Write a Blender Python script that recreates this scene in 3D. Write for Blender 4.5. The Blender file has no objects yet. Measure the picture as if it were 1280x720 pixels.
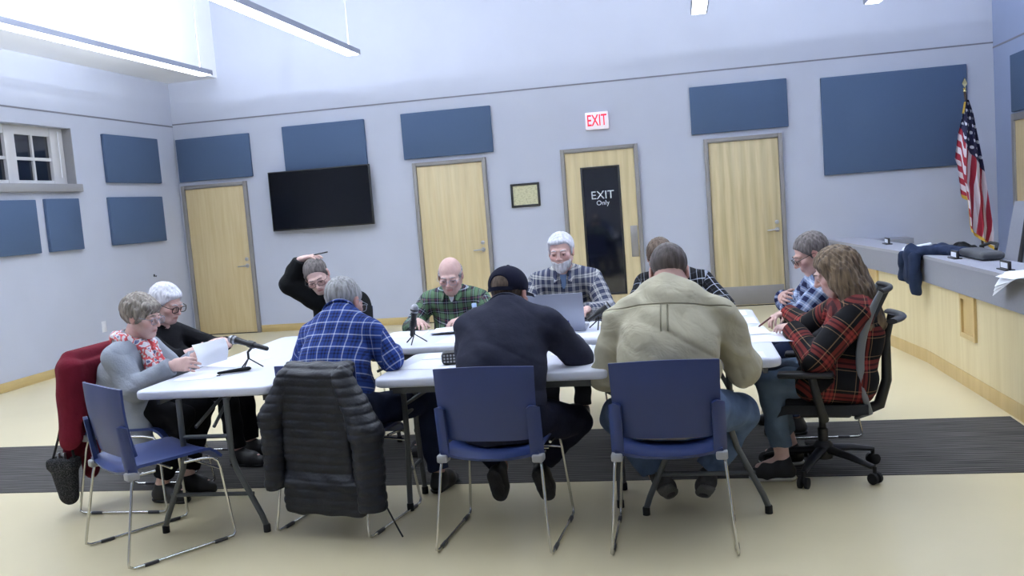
import bpy, bmesh, math, random
import numpy as np
from mathutils import Vector, Matrix
random.seed(7); rng = np.random.RandomState(5)
SC = bpy.context.scene
COL = SC.collection
PI = math.pi
def V(*a): return np.array(a, dtype=np.float64)
def nrm(v):
    v = np.asarray(v, float); return v / max(1e-9, np.linalg.norm(v))

# ------------------------------------------------------------------ materials
def s2l(c):
    return tuple((x / 12.92 if x <= .04045 else ((x + .055) / 1.055) ** 2.4) for x in c)
def rgb(r, g, b): return s2l((r / 255., g / 255., b / 255.))
def newmat(name):
    m = bpy.data.materials.new(name); m.use_nodes = True
    nt = m.node_tree; bs = nt.nodes['Principled BSDF']
    return m, nt, bs
def N(nt, t, **kw):
    n = nt.nodes.new(t)
    for k, v in kw.items(): setattr(n, k, v)
    return n
def mat(name, c, rough=.6, metal=0., var=.08, scale=6., bump=0., bscale=60., stretch=(1, 1, 1), emit=None, es=0., coat=0., spec=.5, sheen=0.):
    """principled with procedural value variation and bump"""
    m, nt, bs = newmat(name)
    L = nt.links.new
    tc = N(nt, 'ShaderNodeTexCoord'); mp = N(nt, 'ShaderNodeMapping'); mp.inputs['Scale'].default_value = stretch
    L(tc.outputs['Object'], mp.inputs['Vector'])
    nz = N(nt, 'ShaderNodeTexNoise'); nz.inputs['Scale'].default_value = scale; nz.inputs['Detail'].default_value = 4
    L(mp.outputs['Vector'], nz.inputs['Vector'])
    cr = N(nt, 'ShaderNodeValToRGB')
    lo = tuple(max(0, x * (1 - var)) for x in c); hi = tuple(min(1, x * (1 + var)) for x in c)
    cr.color_ramp.elements[0].position = .3; cr.color_ramp.elements[1].position = .7
    cr.color_ramp.elements[0].color = (*lo, 1); cr.color_ramp.elements[1].color = (*hi, 1)
    L(nz.outputs['Fac'], cr.inputs['Fac']); L(cr.outputs['Color'], bs.inputs['Base Color'])
    bs.inputs['Roughness'].default_value = rough; bs.inputs['Metallic'].default_value = metal
    bs.inputs['Specular IOR Level'].default_value = spec
    if coat: bs.inputs['Coat Weight'].default_value = coat
    if sheen: bs.inputs['Sheen Weight'].default_value = sheen
    if bump:
        n2 = N(nt, 'ShaderNodeTexNoise'); n2.inputs['Scale'].default_value = bscale; n2.inputs['Detail'].default_value = 3
        L(mp.outputs['Vector'], n2.inputs['Vector'])
        bp = N(nt, 'ShaderNodeBump'); bp.inputs['Strength'].default_value = bump; bp.inputs['Distance'].default_value = .01
        L(n2.outputs['Fac'], bp.inputs['Height']); L(bp.outputs['Normal'], bs.inputs['Normal'])
    if emit:
        bs.inputs['Emission Color'].default_value = (*emit, 1); bs.inputs['Emission Strength'].default_value = es
    return m
def ramp_const(nt, stops):
    cr = N(nt, 'ShaderNodeValToRGB'); r = cr.color_ramp; r.interpolation = 'CONSTANT'
    while len(r.elements) < len(stops): r.elements.new(.5)
    for e, (p, c) in zip(r.elements, stops):
        e.position = p; e.color = (*c, 1)
    return cr
def plaid(name, warp, weft, pu, pv, mix=.5, rough=.85):
    """woven check cloth from the 'puv' attribute: warp / weft = [(position, colour)...] over one repeat"""
    m, nt, bs = newmat(name); L = nt.links.new
    at = N(nt, 'ShaderNodeAttribute', attribute_name='puv'); sp = N(nt, 'ShaderNodeSeparateXYZ')
    L(at.outputs['Vector'], sp.inputs[0])
    outs = []
    for ax, per, st in (('X', pu, warp), ('Y', pv, weft)):
        d = N(nt, 'ShaderNodeMath', operation='DIVIDE'); d.inputs[1].default_value = per
        f = N(nt, 'ShaderNodeMath', operation='FRACT')
        L(sp.outputs[ax], d.inputs[0]); L(d.outputs[0], f.inputs[0])
        cr = ramp_const(nt, st); L(f.outputs[0], cr.inputs['Fac']); outs.append(cr)
    mx = N(nt, 'ShaderNodeMix', data_type='RGBA'); mx.inputs[0].default_value = mix
    L(outs[0].outputs['Color'], mx.inputs[6]); L(outs[1].outputs['Color'], mx.inputs[7])
    nz = N(nt, 'ShaderNodeTexNoise'); nz.inputs['Scale'].default_value = 9.
    tc = N(nt, 'ShaderNodeTexCoord'); L(tc.outputs['Object'], nz.inputs['Vector'])
    m2 = N(nt, 'ShaderNodeMix', data_type='RGBA', blend_type='MULTIPLY'); m2.inputs[0].default_value = .35
    L(mx.outputs[2], m2.inputs[6]); L(nz.outputs['Fac'], m2.inputs[7])
    hs = N(nt, 'ShaderNodeBrightContrast'); hs.inputs['Bright'].default_value = .0
    L(m2.outputs[2], hs.inputs['Color']); L(hs.outputs['Color'], bs.inputs['Base Color'])
    bs.inputs['Roughness'].default_value = rough; bs.inputs['Specular IOR Level'].default_value = .2
    return m
def hairmat(name, c1, c2, stretch=(70, 70, 9)):
    m, nt, bs = newmat(name); L = nt.links.new
    tc = N(nt, 'ShaderNodeTexCoord'); mp = N(nt, 'ShaderNodeMapping'); mp.inputs['Scale'].default_value = stretch
    nz = N(nt, 'ShaderNodeTexNoise'); nz.inputs['Scale'].default_value = 1.; nz.inputs['Detail'].default_value = 5
    L(tc.outputs['Object'], mp.inputs['Vector']); L(mp.outputs['Vector'], nz.inputs['Vector'])
    cr = N(nt, 'ShaderNodeValToRGB'); cr.color_ramp.elements[0].position = .35; cr.color_ramp.elements[1].position = .68
    cr.color_ramp.elements[0].color = (*c1, 1); cr.color_ramp.elements[1].color = (*c2, 1)
    L(nz.outputs['Fac'], cr.inputs['Fac']); L(cr.outputs['Color'], bs.inputs['Base Color'])
    bp = N(nt, 'ShaderNodeBump'); bp.inputs['Strength'].default_value = .6; bp.inputs['Distance'].default_value = .006
    L(nz.outputs['Fac'], bp.inputs['Height']); L(bp.outputs['Normal'], bs.inputs['Normal'])
    bs.inputs['Roughness'].default_value = .6; bs.inputs['Specular IOR Level'].default_value = .3
    return m
def skinmat(name, c):
    m, nt, bs = newmat(name); L = nt.links.new
    at = N(nt, 'ShaderNodeAttribute', attribute_name='tint')
    mx = N(nt, 'ShaderNodeMix', data_type='RGBA', blend_type='MULTIPLY'); mx.inputs[0].default_value = 1
    mx.inputs[6].default_value = (*c, 1); L(at.outputs['Color'], mx.inputs[7])
    nz = N(nt, 'ShaderNodeTexNoise'); nz.inputs['Scale'].default_value = 40.; nz.inputs['Detail'].default_value = 3
    tc = N(nt, 'ShaderNodeTexCoord'); L(tc.outputs['Object'], nz.inputs['Vector'])
    m2 = N(nt, 'ShaderNodeMix', data_type='RGBA', blend_type='OVERLAY'); m2.inputs[0].default_value = .18
    L(mx.outputs[2], m2.inputs[6]); L(nz.outputs['Fac'], m2.inputs[7]); L(m2.outputs[2], bs.inputs['Base Color'])
    bs.inputs['Roughness'].default_value = .5; bs.inputs['Specular IOR Level'].default_value = .35
    bs.inputs['Subsurface Weight'].default_value = .0
    return m
def woodmat(name, c1, c2, stretch, rough=.45, flame=0.):
    m, nt, bs = newmat(name); L = nt.links.new
    tc = N(nt, 'ShaderNodeTexCoord'); mp = N(nt, 'ShaderNodeMapping'); mp.inputs['Scale'].default_value = stretch
    L(tc.outputs['Object'], mp.inputs['Vector'])
    nz = N(nt, 'ShaderNodeTexNoise'); nz.inputs['Scale'].default_value = 1.; nz.inputs['Detail'].default_value = 5; nz.inputs['Distortion'].default_value = .6
    L(mp.outputs['Vector'], nz.inputs['Vector'])
    cr = N(nt, 'ShaderNodeValToRGB'); cr.color_ramp.elements[0].position = .3; cr.color_ramp.elements[1].position = .72
    cr.color_ramp.elements[0].color = (*c1, 1); cr.color_ramp.elements[1].color = (*c2, 1)
    L(nz.outputs['Fac'], cr.inputs['Fac'])
    out = cr.outputs['Color']
    if flame:   # book-matched veneer figure: soft vertical tongues
        sp = N(nt, 'ShaderNodeSeparateXYZ'); L(tc.outputs['Object'], sp.inputs[0])
        wv = N(nt, 'ShaderNodeTexWave', wave_type='BANDS', bands_direction='X'); wv.inputs['Scale'].default_value = 2.35
        wv.inputs['Distortion'].default_value = 1.2; wv.inputs['Detail'].default_value = 1.; wv.inputs['Detail Scale'].default_value = .6
        L(tc.outputs['Object'], wv.inputs['Vector'])
        mx = N(nt, 'ShaderNodeMix', data_type='RGBA', blend_type='MULTIPLY'); mx.inputs[0].default_value = flame
        L(out, mx.inputs[6]); L(wv.outputs['Color'], mx.inputs[7]); out = mx.outputs[2]
    L(out, bs.inputs['Base Color'])
    bs.inputs['Roughness'].default_value = rough
    return m

# ------------------------------------------------------------------ objects
def tag(o, label=None, cat=None, group=None, kind=None):
    if label: o['label'] = label
    if cat: o['category'] = cat
    if group: o['group'] = group
    if kind: o['kind'] = kind
    return o
def thing(name, label, cat, loc=(0, 0, 0), rz=0., group=None):
    o = bpy.data.objects.new(name, None); COL.objects.link(o)
    o.empty_display_size = .1
    o.location = loc; o.rotation_euler = (0, 0, rz)
    return tag(o, label, cat, group)
def link(name, me, m, parent=None, label=None):
    o = bpy.data.objects.new(name, me); COL.objects.link(o)
    if m is not None:
        for x in (m if isinstance(m, (list, tuple)) else [m]): me.materials.append(x)
    if parent is not None: o.parent = parent
    if label: o['label'] = label
    return o
def copy_tree(o, parent=None):
    c = o.copy(); COL.objects.link(c); c.parent = parent
    for ch in list(o.children): copy_tree(ch, c)
    return c
class MB:
    """collects shapes into ONE mesh"""
    def __init__(s): s.v = []; s.f = []; s.smooth = []; s.mi = []; s.uv = None
    def add(s, vs, fs, smooth=False, mi=0):
        o = len(s.v); s.v += [tuple(map(float, p)) for p in vs]
        for f in fs: s.f.append(tuple(int(i) + o for i in f)); s.smooth.append(smooth); s.mi.append(mi)
        return s
    def box(s, c, sz, bev=.0, rot=None, mi=0, seg=2):
        bm = bmesh.new(); bmesh.ops.create_cube(bm, size=1.)
        for v in bm.verts: v.co = Vector((v.co.x * sz[0], v.co.y * sz[1], v.co.z * sz[2]))
        if bev > 0: bmesh.ops.bevel(bm, geom=bm.edges[:], offset=min(bev, min(sz) * .49), segments=seg, affect='EDGES', profile=.5)
        M = Matrix.Translation(c)
        if rot is not None: M = M @ (rot if isinstance(rot, Matrix) else Matrix.Rotation(rot, 4, 'Z'))
        bm.transform(M); bm.verts.index_update()
        s.add([v.co for v in bm.verts], [[v.index for v in f.verts] for f in bm.faces], bev > 0, mi); bm.free(); return s
    def span(s, x0, x1, y0, y1, z0, z1, bev=0., mi=0):
        return s.box(((x0 + x1) / 2, (y0 + y1) / 2, (z0 + z1) / 2), (abs(x1 - x0), abs(y1 - y0), abs(z1 - z0)), bev, None, mi)
    def tube(s, pts, r, n=10, cap=True, closed=False, mi=0, flat=None):
        P = [np.array(p, float) for p in pts]; m = len(P); rs = r if isinstance(r, (list, tuple)) else [r] * m
        vs = []; fs = []; prev = None
        for i in range(m):
            if closed: t = nrm(P[(i + 1) % m] - P[i - 1])
            else: t = nrm(P[min(i + 1, m - 1)] - P[max(i - 1, 0)])
            if prev is None:
                a = np.array([0, 0, 1.]) if abs(t[2]) < .9 else np.array([1., 0, 0])
                u = nrm(np.cross(t, a))
            else: u = nrm(prev - t * np.dot(prev, t))
            prev = u; w = np.cross(t, u)
            for k in range(n):
                a = 2 * PI * k / n
                vs.append(P[i] + rs[i] * (math.cos(a) * u + math.sin(a) * w * (flat or 1.)))
        for i in range(m if closed else m - 1):
            j = (i + 1) % m
            for k in range(n):
                k2 = (k + 1) % n; fs.append((i * n + k, i * n + k2, j * n + k2, j * n + k))
        if cap and not closed:
            fs.append(tuple(range(n - 1, -1, -1))); fs.append(tuple((m - 1) * n + k for k in range(n)))
        return s.add(vs, fs, True, mi)
    def lathe(s, prof, c=(0, 0, 0), axis=(0, 0, 1), n=20, mi=0):
        ax = nrm(axis); a = np.array([1., 0, 0]) if abs(ax[0]) < .9 else np.array([0, 1., 0])
        u = nrm(np.cross(ax, a)); w = np.cross(ax, u); vs = []; fs = []; m = len(prof)
        for r, h in prof:
            for k in range(n):
                t = 2 * PI * k / n; vs.append(np.array(c) + ax * h + max(r, 1e-5) * (math.cos(t) * u + math.sin(t) * w))
        for i in range(m - 1):
            for k in range(n):
                k2 = (k + 1) % n; fs.append((i * n + k, i * n + k2, (i + 1) * n + k2, (i + 1) * n + k))
        fs.append(tuple(range(n - 1, -1, -1))); fs.append(tuple((m - 1) * n + k for k in range(n)))
        return s.add(vs, fs, True, mi)
    def prism(s, poly, z0, z1, mi=0):
        n = len(poly); vs = [(x, y, z0) for x, y in poly] + [(x, y, z1) for x, y in poly]
        fs = [tuple(range(n - 1, -1, -1)), tuple(range(n, 2 * n))] + [(i, (i + 1) % n, n + (i + 1) % n, n + i) for i in range(n)]
        return s.add(vs, fs, False, mi)
    def sheet(s, fn, nu, nv, th=0., mi=0):
        """fn(u,v) -> point ; closed slab when th>0"""
        P = np.array([[fn(i / nu, j / nv) for j in range(nv + 1)] for i in range(nu + 1)], float)
        du = np.gradient(P, axis=0); dv = np.gradient(P, axis=1); nn = np.cross(du, dv)
        nn /= np.maximum(1e-9, np.linalg.norm(nn, axis=2, keepdims=True))
        id0 = lambda i, j: i * (nv + 1) + j
        fs = [(id0(i, j), id0(i + 1, j), id0(i + 1, j + 1), id0(i, j + 1)) for i in range(nu) for j in range(nv)]
        if th <= 0: return s.add(P.reshape(-1, 3), fs, True, mi)
        A = (P + nn * th / 2).reshape(-1, 3); B = (P - nn * th / 2).reshape(-1, 3); o = len(A)
        F = fs + [tuple(k + o for k in reversed(f)) for f in fs]
        for i in range(nu):
            F.append((id0(i, 0) + o, id0(i + 1, 0) + o, id0(i + 1, 0), id0(i, 0))); F.append((id0(i, nv), id0(i + 1, nv), id0(i + 1, nv) + o, id0(i, nv) + o))
        for j in range(nv):
            F.append((id0(0, j), id0(0, j + 1), id0(0, j + 1) + o, id0(0, j) + o)); F.append((id0(nu, j) + o, id0(nu, j + 1) + o, id0(nu, j + 1), id0(nu, j)))
        return s.add(np.vstack([A, B]), F, True, mi)
    def mesh(s, name):
        me = bpy.data.meshes.new(name); me.from_pydata(s.v, [], s.f)
        me.polygons.foreach_set('use_smooth', s.smooth); me.polygons.foreach_set('material_index', s.mi); me.update()
        return me
    def build(s, name, m, parent=None, label=None, auto=True):
        me = s.mesh(name)
        bm = bmesh.new(); bm.from_mesh(me); bmesh.ops.recalc_face_normals(bm, faces=bm.faces[:])
        for e in bm.edges:
            if len(e.link_faces) == 2 and e.calc_face_angle(0) > .75: e.smooth = False
        bm.to_mesh(me); bm.free()
        return link(name, me, m, parent, label)
def textmesh(txt, size, ext=.002, spacing=1., off=.012):
    cu = bpy.data.curves.new('lettering', 'FONT'); cu.body = txt; cu.size = size; cu.extrude = ext; cu.align_x = 'CENTER'; cu.align_y = 'CENTER'
    cu.space_line = spacing; cu.offset = size * off
    o = bpy.data.objects.new('lettering', cu); COL.objects.link(o)
    dg = bpy.context.evaluated_depsgraph_get(); me = bpy.data.meshes.new_from_object(o.evaluated_get(dg))
    bpy.data.objects.remove(o); bpy.data.curves.remove(cu)
    return me

# ------------------------------------------------------------------ implicit surfaces (smooth unions polygonised with surface nets)
class Cap:
    def __init__(s, a, b, r1, r2, k=.02, flat=None, clips=(), op='add', uv=None):
        s.a = np.array(a, float); s.b = np.array(b, float); s.r1 = r1; s.r2 = r2; s.k = k; s.flat = flat; s.clips = clips; s.op = op; s.uv = uv
    def bounds(s):
        r = max(s.r1, s.r2); return np.minimum(s.a, s.b) - r, np.maximum(s.a, s.b) + r
    def d(s, x, y, z):
        ba = s.b - s.a; L2 = max(1e-9, float(ba @ ba)); px, py, pz = x - s.a[0], y - s.a[1], z - s.a[2]
        h = np.clip((px * ba[0] + py * ba[1] + pz * ba[2]) / L2, 0, 1)
        qx, qy, qz = px - ba[0] * h, py - ba[1] * h, pz - ba[2] * h
        q2 = qx * qx + qy * qy + qz * qz
        if s.flat is not None:
            ax, f = s.flat; qn = qx * ax[0] + qy * ax[1] + qz * ax[2]; q2 = q2 + (f * f - 1) * qn * qn
        r = s.r1 + (s.r2 - s.r1) * h
        d = np.sqrt(q2) - r
        for n, p in s.clips:
            d = np.maximum(d, (x - p[0]) * n[0] + (y - p[1]) * n[1] + (z - p[2]) * n[2])
        return d
class Ell:
    def __init__(s, c, r, R=None, k=.02, clips=(), op='add', uv=None):
        s.c = np.array(c, float); s.r = np.array(r, float); s.R = np.eye(3) if R is None else np.array(R, float); s.k = k; s.clips = clips; s.op = op; s.uv = uv
    def bounds(s):
        e = np.sqrt(((s.R * s.r[None, :]) ** 2).sum(1)); return s.c - e, s.c + e
    def d(s, x, y, z):
        px, py, pz = x - s.c[0], y - s.c[1], z - s.c[2]; R = s.R; a = 0; b = 0
        for i in range(3):
            q = (px * R[0, i] + py * R[1, i] + pz * R[2, i]) / s.r[i]; a = a + q * q; b = b + (q / s.r[i]) ** 2
        k0 = np.sqrt(a); k1 = np.sqrt(b); d = k0 * (k0 - 1) / np.maximum(k1, 1e-6)
        d = np.where(k0 < .05, -s.r.min(), d)
        for n, p in s.clips:
            d = np.maximum(d, (x - p[0]) * n[0] + (y - p[1]) * n[1] + (z - p[2]) * n[2])
        return d
class Box:
    def __init__(s, c, h, R=None, rad=.01, k=.02, clips=(), op='add', uv=None):
        s.c = np.array(c, float); s.h = np.array(h, float); s.R = np.eye(3) if R is None else np.array(R, float); s.rad = rad; s.k = k; s.clips = clips; s.op = op; s.uv = uv
    def bounds(s):
        e = (np.abs(s.R) * s.h[None, :]).sum(1); return s.c - e, s.c + e
    def d(s, x, y, z):
        px, py, pz = x - s.c[0], y - s.c[1], z - s.c[2]; R = s.R; o2 = 0; mx = None
        for i in range(3):
            q = np.abs(px * R[0, i] + py * R[1, i] + pz * R[2, i]) - (s.h[i] - s.rad)
            o2 = o2 + np.maximum(q, 0) ** 2; mx = q if mx is None else np.maximum(mx, q)
        d = np.sqrt(o2) + np.minimum(mx, 0) - s.rad
        for n, p in s.clips:
            d = np.maximum(d, (x - p[0]) * n[0] + (y - p[1]) * n[1] + (z - p[2]) * n[2])
        return d
def field(prims, h, clips=(), disp=None, pad=.03):
    lo = np.min([p.bounds()[0] for p in prims if p.op == 'add'], 0) - pad; hi = np.max([p.bounds()[1] for p in prims if p.op == 'add'], 0) + pad
    n = np.ceil((hi - lo) / h).astype(int) + 1
    ax = [(lo[i] + h * np.arange(n[i])).astype(np.float32) for i in range(3)]
    F = np.full(n, .5, np.float32)
    for p in prims:
        a, b = p.bounds(); m = p.k + 2.5 * h + (.02 if disp else 0)
        i0 = np.clip(np.floor((a - m - lo) / h).astype(int), 0, n - 1); i1 = np.clip(np.ceil((b + m - lo) / h).astype(int) + 1, 1, n)
        if (i1 <= i0).any(): continue
        sl = tuple(slice(i0[i], i1[i]) for i in range(3))
        x = ax[0][sl[0]][:, None, None]; y = ax[1][sl[1]][None, :, None]; z = ax[2][sl[2]][None, None, :]
        d = p.d(x, y, z).astype(np.float32); f = F[sl]
        if p.op == 'add':
            q = np.maximum(p.k - np.abs(f - d), 0) / max(p.k, 1e-6); F[sl] = np.minimum(f, d) - q * q * p.k * .25
        elif p.op == 'sub':
            d = -d; q = np.maximum(p.k - np.abs(f - d), 0) / max(p.k, 1e-6); F[sl] = np.maximum(f, d) + q * q * p.k * .25
    X = ax[0][:, None, None]; Y = ax[1][None, :, None]; Z = ax[2][None, None, :]
    if disp is not None: F = F + disp(X, Y, Z).astype(np.float32)
    for nn, pp in clips: F = np.maximum(F, ((X - pp[0]) * nn[0] + (Y - pp[1]) * nn[1] + (Z - pp[2]) * nn[2]).astype(np.float32))
    F[0], F[-1] = .1, .1; F[:, 0], F[:, -1] = .1, .1; F[:, :, 0], F[:, :, -1] = .1, .1
    return F, lo, h
def nets(F, lo, h):
    S = F < 0
    nx, ny, nz = F.shape
    cnt = np.zeros((nx - 1, ny - 1, nz - 1), np.int8)
    for i in (0, 1):
        for j in (0, 1):
            for k in (0, 1): cnt += S[i:nx - 1 + i, j:ny - 1 + j, k:nz - 1 + k]
    act = (cnt > 0) & (cnt < 8)
    I, J, K = np.nonzero(act); nV = len(I)
    idx = np.full(act.shape, -1, np.int64); idx[I, J, K] = np.arange(nV)
    C = np.empty((nV, 2, 2, 2), np.float32)
    for i in (0, 1):
        for j in (0, 1):
            for k in (0, 1): C[:, i, j, k] = F[I + i, J + j, K + k]
    acc = np.zeros((nV, 3)); w = np.zeros(nV)
    for axis in range(3):
        for u in (0, 1):
            for v in (0, 1):
                if axis == 0: a, b = C[:, 0, u, v], C[:, 1, u, v]
                elif axis == 1: a, b = C[:, u, 0, v], C[:, u, 1, v]
                else: a, b = C[:, u, v, 0], C[:, u, v, 1]
                cr = (a < 0) != (b < 0); t = np.where(cr, a / np.where(cr, a - b, 1), 0)
                p = np.zeros((nV, 3)); o = [i for i in range(3) if i != axis]
                p[:, axis] = t; p[:, o[0]] = u; p[:, o[1]] = v
                acc += p * cr[:, None]; w += cr
    P = lo + h * (np.stack([I, J, K], 1) + acc / np.maximum(w, 1)[:, None])
    quads = []
    for axis in range(3):
        sl0 = [slice(None)] * 3; sl1 = [slice(None)] * 3; sl0[axis] = slice(0, -1); sl1[axis] = slice(1, None)
        A = S[tuple(sl0)]; B = S[tuple(sl1)]; e = np.nonzero(A != B); a = A[e]
        e = np.stack(e, 1); o = [i for i in range(3) if i != axis]
        ok = (e[:, o[0]] > 0) & (e[:, o[1]] > 0) & (e[:, o[0]] < F.shape[o[0]] - 1) & (e[:, o[1]] < F.shape[o[1]] - 1)
        e = e[ok]; a = a[ok]
        q = []
        for du, dv in ((-1, -1), (0, -1), (0, 0), (-1, 0)):
            c = e.copy(); c[:, o[0]] += du; c[:, o[1]] += dv; q.append(idx[c[:, 0], c[:, 1], c[:, 2]])
        q = np.stack(q, 1)
        fl = a if axis != 1 else ~a
        q[~fl] = q[~fl][:, ::-1]
        quads.append(q)
    Q = np.vstack(quads); Q = Q[(Q >= 0).all(1)]
    return P, Q
def relax(P, Q, it=1, f=.5):
    for _ in range(it):
        acc = np.zeros_like(P); w = np.zeros(len(P))
        for i in range(4):
            a, b = Q[:, i], Q[:, (i + 1) % 4]
            for d in range(3):
                acc[:, d] += np.bincount(a, P[b, d], len(P)) + np.bincount(b, P[a, d], len(P))
            w += np.bincount(a, minlength=len(P)) + np.bincount(b, minlength=len(P))
        P = P * (1 - f) + f * acc / np.maximum(w, 1)[:, None]
    return P
def mesh_np(name, P, Q, origin):
    me = bpy.data.meshes.new(name); P = (P - np.array(origin)).astype(np.float32)
    me.vertices.add(len(P)); me.vertices.foreach_set('co', P.ravel())
    me.loops.add(Q.size); me.loops.foreach_set('vertex_index', Q.astype(np.int32).ravel())
    me.polygons.add(len(Q)); me.polygons.foreach_set('loop_start', np.arange(0, Q.size, 4, dtype=np.int32))
    me.polygons.foreach_set('use_smooth', np.ones(len(Q), bool)); me.update(calc_edges=True)
    return me
def solid(name, prims, h, m, parent, origin, clips=(), disp=None, sm=1, uvp=None, tint=None, label=None, k=None):
    F, lo, hh = field(prims, h, clips, disp); P, Q = nets(F, lo, hh)
    if sm: P = relax(P, Q, sm)
    me = mesh_np(name, P, Q, origin)
    if uvp is not None:
        D = np.stack([p.d(P[:, 0], P[:, 1], P[:, 2]) for p in uvp], 1); best = D.argmin(1); U = np.zeros((len(P), 3), np.float32)
        for i, p in enumerate(uvp):
            s = best == i
            if s.any(): U[s, :2] = p.uv(P[s]); U[s, 2] = i
        me.attributes.new('puv', 'FLOAT_VECTOR', 'POINT').data.foreach_set('vector', U.ravel())
    if tint is not None:
        T = np.ones((len(P), 4), np.float32); T[:, :3] = tint(P)
        me.attributes.new('tint', 'FLOAT_COLOR', 'POINT').data.foreach_set('color', T.ravel())
    return link(name, me, m, parent, label)
def limb_uv(a, b, ref, r=.055, u0=0., v0=0.):
    """around / along coordinates of a limb: seam opposite to ref"""
    a = np.array(a, float); b = np.array(b, float); t = nrm(b - a); x = nrm(np.array(ref, float) - t * np.dot(ref, t)); y = np.cross(t, x)
    def f(P):
        q = P - a; return np.stack([u0 + np.arctan2(q @ y, q @ x) * r, v0 + q @ t], 1)
    return f
# ------------------------------------------------------------------ people
UP = V(0, 0, 1)
def head_R(yaw, pitch, roll):
    f = V(-math.sin(yaw), math.cos(yaw), 0); r = V(math.cos(yaw), math.sin(yaw), 0)
    f2 = f * math.cos(pitch) - UP * math.sin(pitch); u2 = UP * math.cos(pitch) + f * math.sin(pitch)
    u3 = u2 * math.cos(roll) + r * math.sin(roll); r3 = r * math.cos(roll) - u2 * math.sin(roll)
    return np.stack([r3, f2, u3], 1)
def hand_prims(W, d, pn, side, curl=.35, spread=1., pinch=False):
    d = nrm(d); pn = nrm(pn - d * np.dot(pn, d)); th = np.cross(d, pn) * side; out = []
    offs = (.030, .010, -.010, -.029); lens = (.070, .079, .073, .057); rad = (.0088, .0092, .0088, .0078)
    out.append(Cap(W - d * .02, W + d * .03, .024, .026, .02, flat=(pn, 1.35)))
    for i in range(4):
        b = W + d * (.086 - .006 * abs(i - 1)) + th * offs[i]
        out.append(Cap(W + d * .015 + th * offs[i] * .55, b, .017, .0125, .014, flat=(pn, 1.1)))
        dd = nrm(d + th * offs[i] * 4.5 * spread); p = b
        c = curl * (1.25 if (pinch and i < 2) else 1.)
        for j, fr in enumerate((.45, .31, .24)):
            a = c * (.65, 1.05, .8)[j]
            dd = nrm(dd * math.cos(a) + pn * math.sin(a)); q = p + dd * lens[i] * fr
            out.append(Cap(p, q, rad[i] * (1 - .08 * j), rad[i] * (.95 - .1 * j), .005)); p = q
    p = W + d * .022 + th * .026 + pn * .006
    d1 = nrm(d * .75 + th * (.65 if not pinch else .35) + pn * (.25 + .35 * curl))
    q = p + d1 * .042; out.append(Cap(p - d1 * .01, q, .015, .0115, .014))
    d2 = nrm(d1 + d * .5 + pn * .4 * curl - th * (.25 if pinch else 0)); r = q + d2 * .034; out.append(Cap(q, r, .0112, .0085, .005))
    return out
def head_prims(H, R, s=1., jaw=1., fem=False):
    P = lambda x, y, z: H + R @ (V(x, y, z) * s)
    E_ = lambda c, r, k=.02, op='add', clips=(): Ell(P(*c), V(*r) * s, R, k * s, op=op, clips=clips)
    C_ = lambda a, b, r1, r2, k=.015, op='add': Cap(P(*a), P(*b), r1 * s, r2 * s, k * s, op=op)
    L = [E_((0, -.018, .032), (.075, .094, .083)), E_((0, .028, -.04), (.059 * jaw, .062, .074), .03),
         E_((0, .058, -.095), (.026, .022, .02), .03)]
    for q in (-1, 1):
        L += [C_((q * .057 * jaw, -.002, -.05), (q * .022, .06, -.096), .017, .015, .025),
              E_((q * .042, .060, -.022), (.024, .022, .02), .022),
              C_((q * .012, .086, .024), (q * .042, .074, .020), .010, .009, .014),
              E_((q * .031, .098, .003), (.019, .016, .0115), .010, 'sub'),
              E_((q * .031, .079, .001), (.0165, .0125, .012), .006), E_((q * .031, .0825, .0065), (.0165, .0125, .0075), .004)]
    L += [C_((0, .086, .016), (0, .109, -.026), .0075, .0105, .012), E_((0, .107, -.029), (.0125, .0125, .010), .008)]
    for q in (-1, 1):
        L += [E_((q * .0125, .097, -.032), (.0085, .010, .008), .007),
              E_((q * .0785, -.006, -.004), (.0085, .020, .033), .006), E_((q * .0885, -.001, -.002), (.006, .010, .018), .005, 'sub')]
    L += [C_((-.017, .085, -.058), (.017, .085, -.058), .0075, .0075, .008), C_((-.014, .084, -.0705), (.014, .084, -.0705), .0085, .0085, .008),
          C_((-.022, .0955, -.0645), (.022, .0955, -.0645), .003, .003, .005, 'sub')]
    return L
def tint_fn(H, R, s, stubble=0., ruddy=.5, scalp=None, extra=None):
    def f(P):
        q = ((P - H) @ R) / s; T = np.ones((len(P), 3), np.float32)
        def blob(c, r, col, pw=1.):
            d = np.linalg.norm((q - np.array(c)) / np.array(r), axis=1); w = np.clip(1.4 - d, 0, 1)[:, None] * pw
            T[:] = T * (1 - w) + T * np.array(col) * w
        red = (1., .72, .70)
        for x in (-1, 1):
            blob((x * .042, .072, -.026), (.026, .03, .022), red, ruddy); blob((x * .08, -.005, -.005), (.012, .026, .036), red, .7)
            blob((x * .031, .092, .001), (.017, .014, .009), (.62, .5, .5), .8)
            blob((x * .031, .09, -.013), (.016, .014, .008), (.8, .7, .72), .5)
        blob((0, .11, -.028), (.016, .016, .018), red, ruddy); blob((0, .093, -.0645), (.022, .012, .0095), (.78, .5, .5), .9)
        blob((0, .094, -.0645), (.02, .012, .003), (.5, .4, .4), .7)
        if stubble:
            blob((0, .055, -.085), (.06, .055, .035), (.78, .76, .78), stubble)
        return T
    return f
GEO = dict(h_body=.0045, h_cloth=.006, h_hair=.005)
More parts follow.
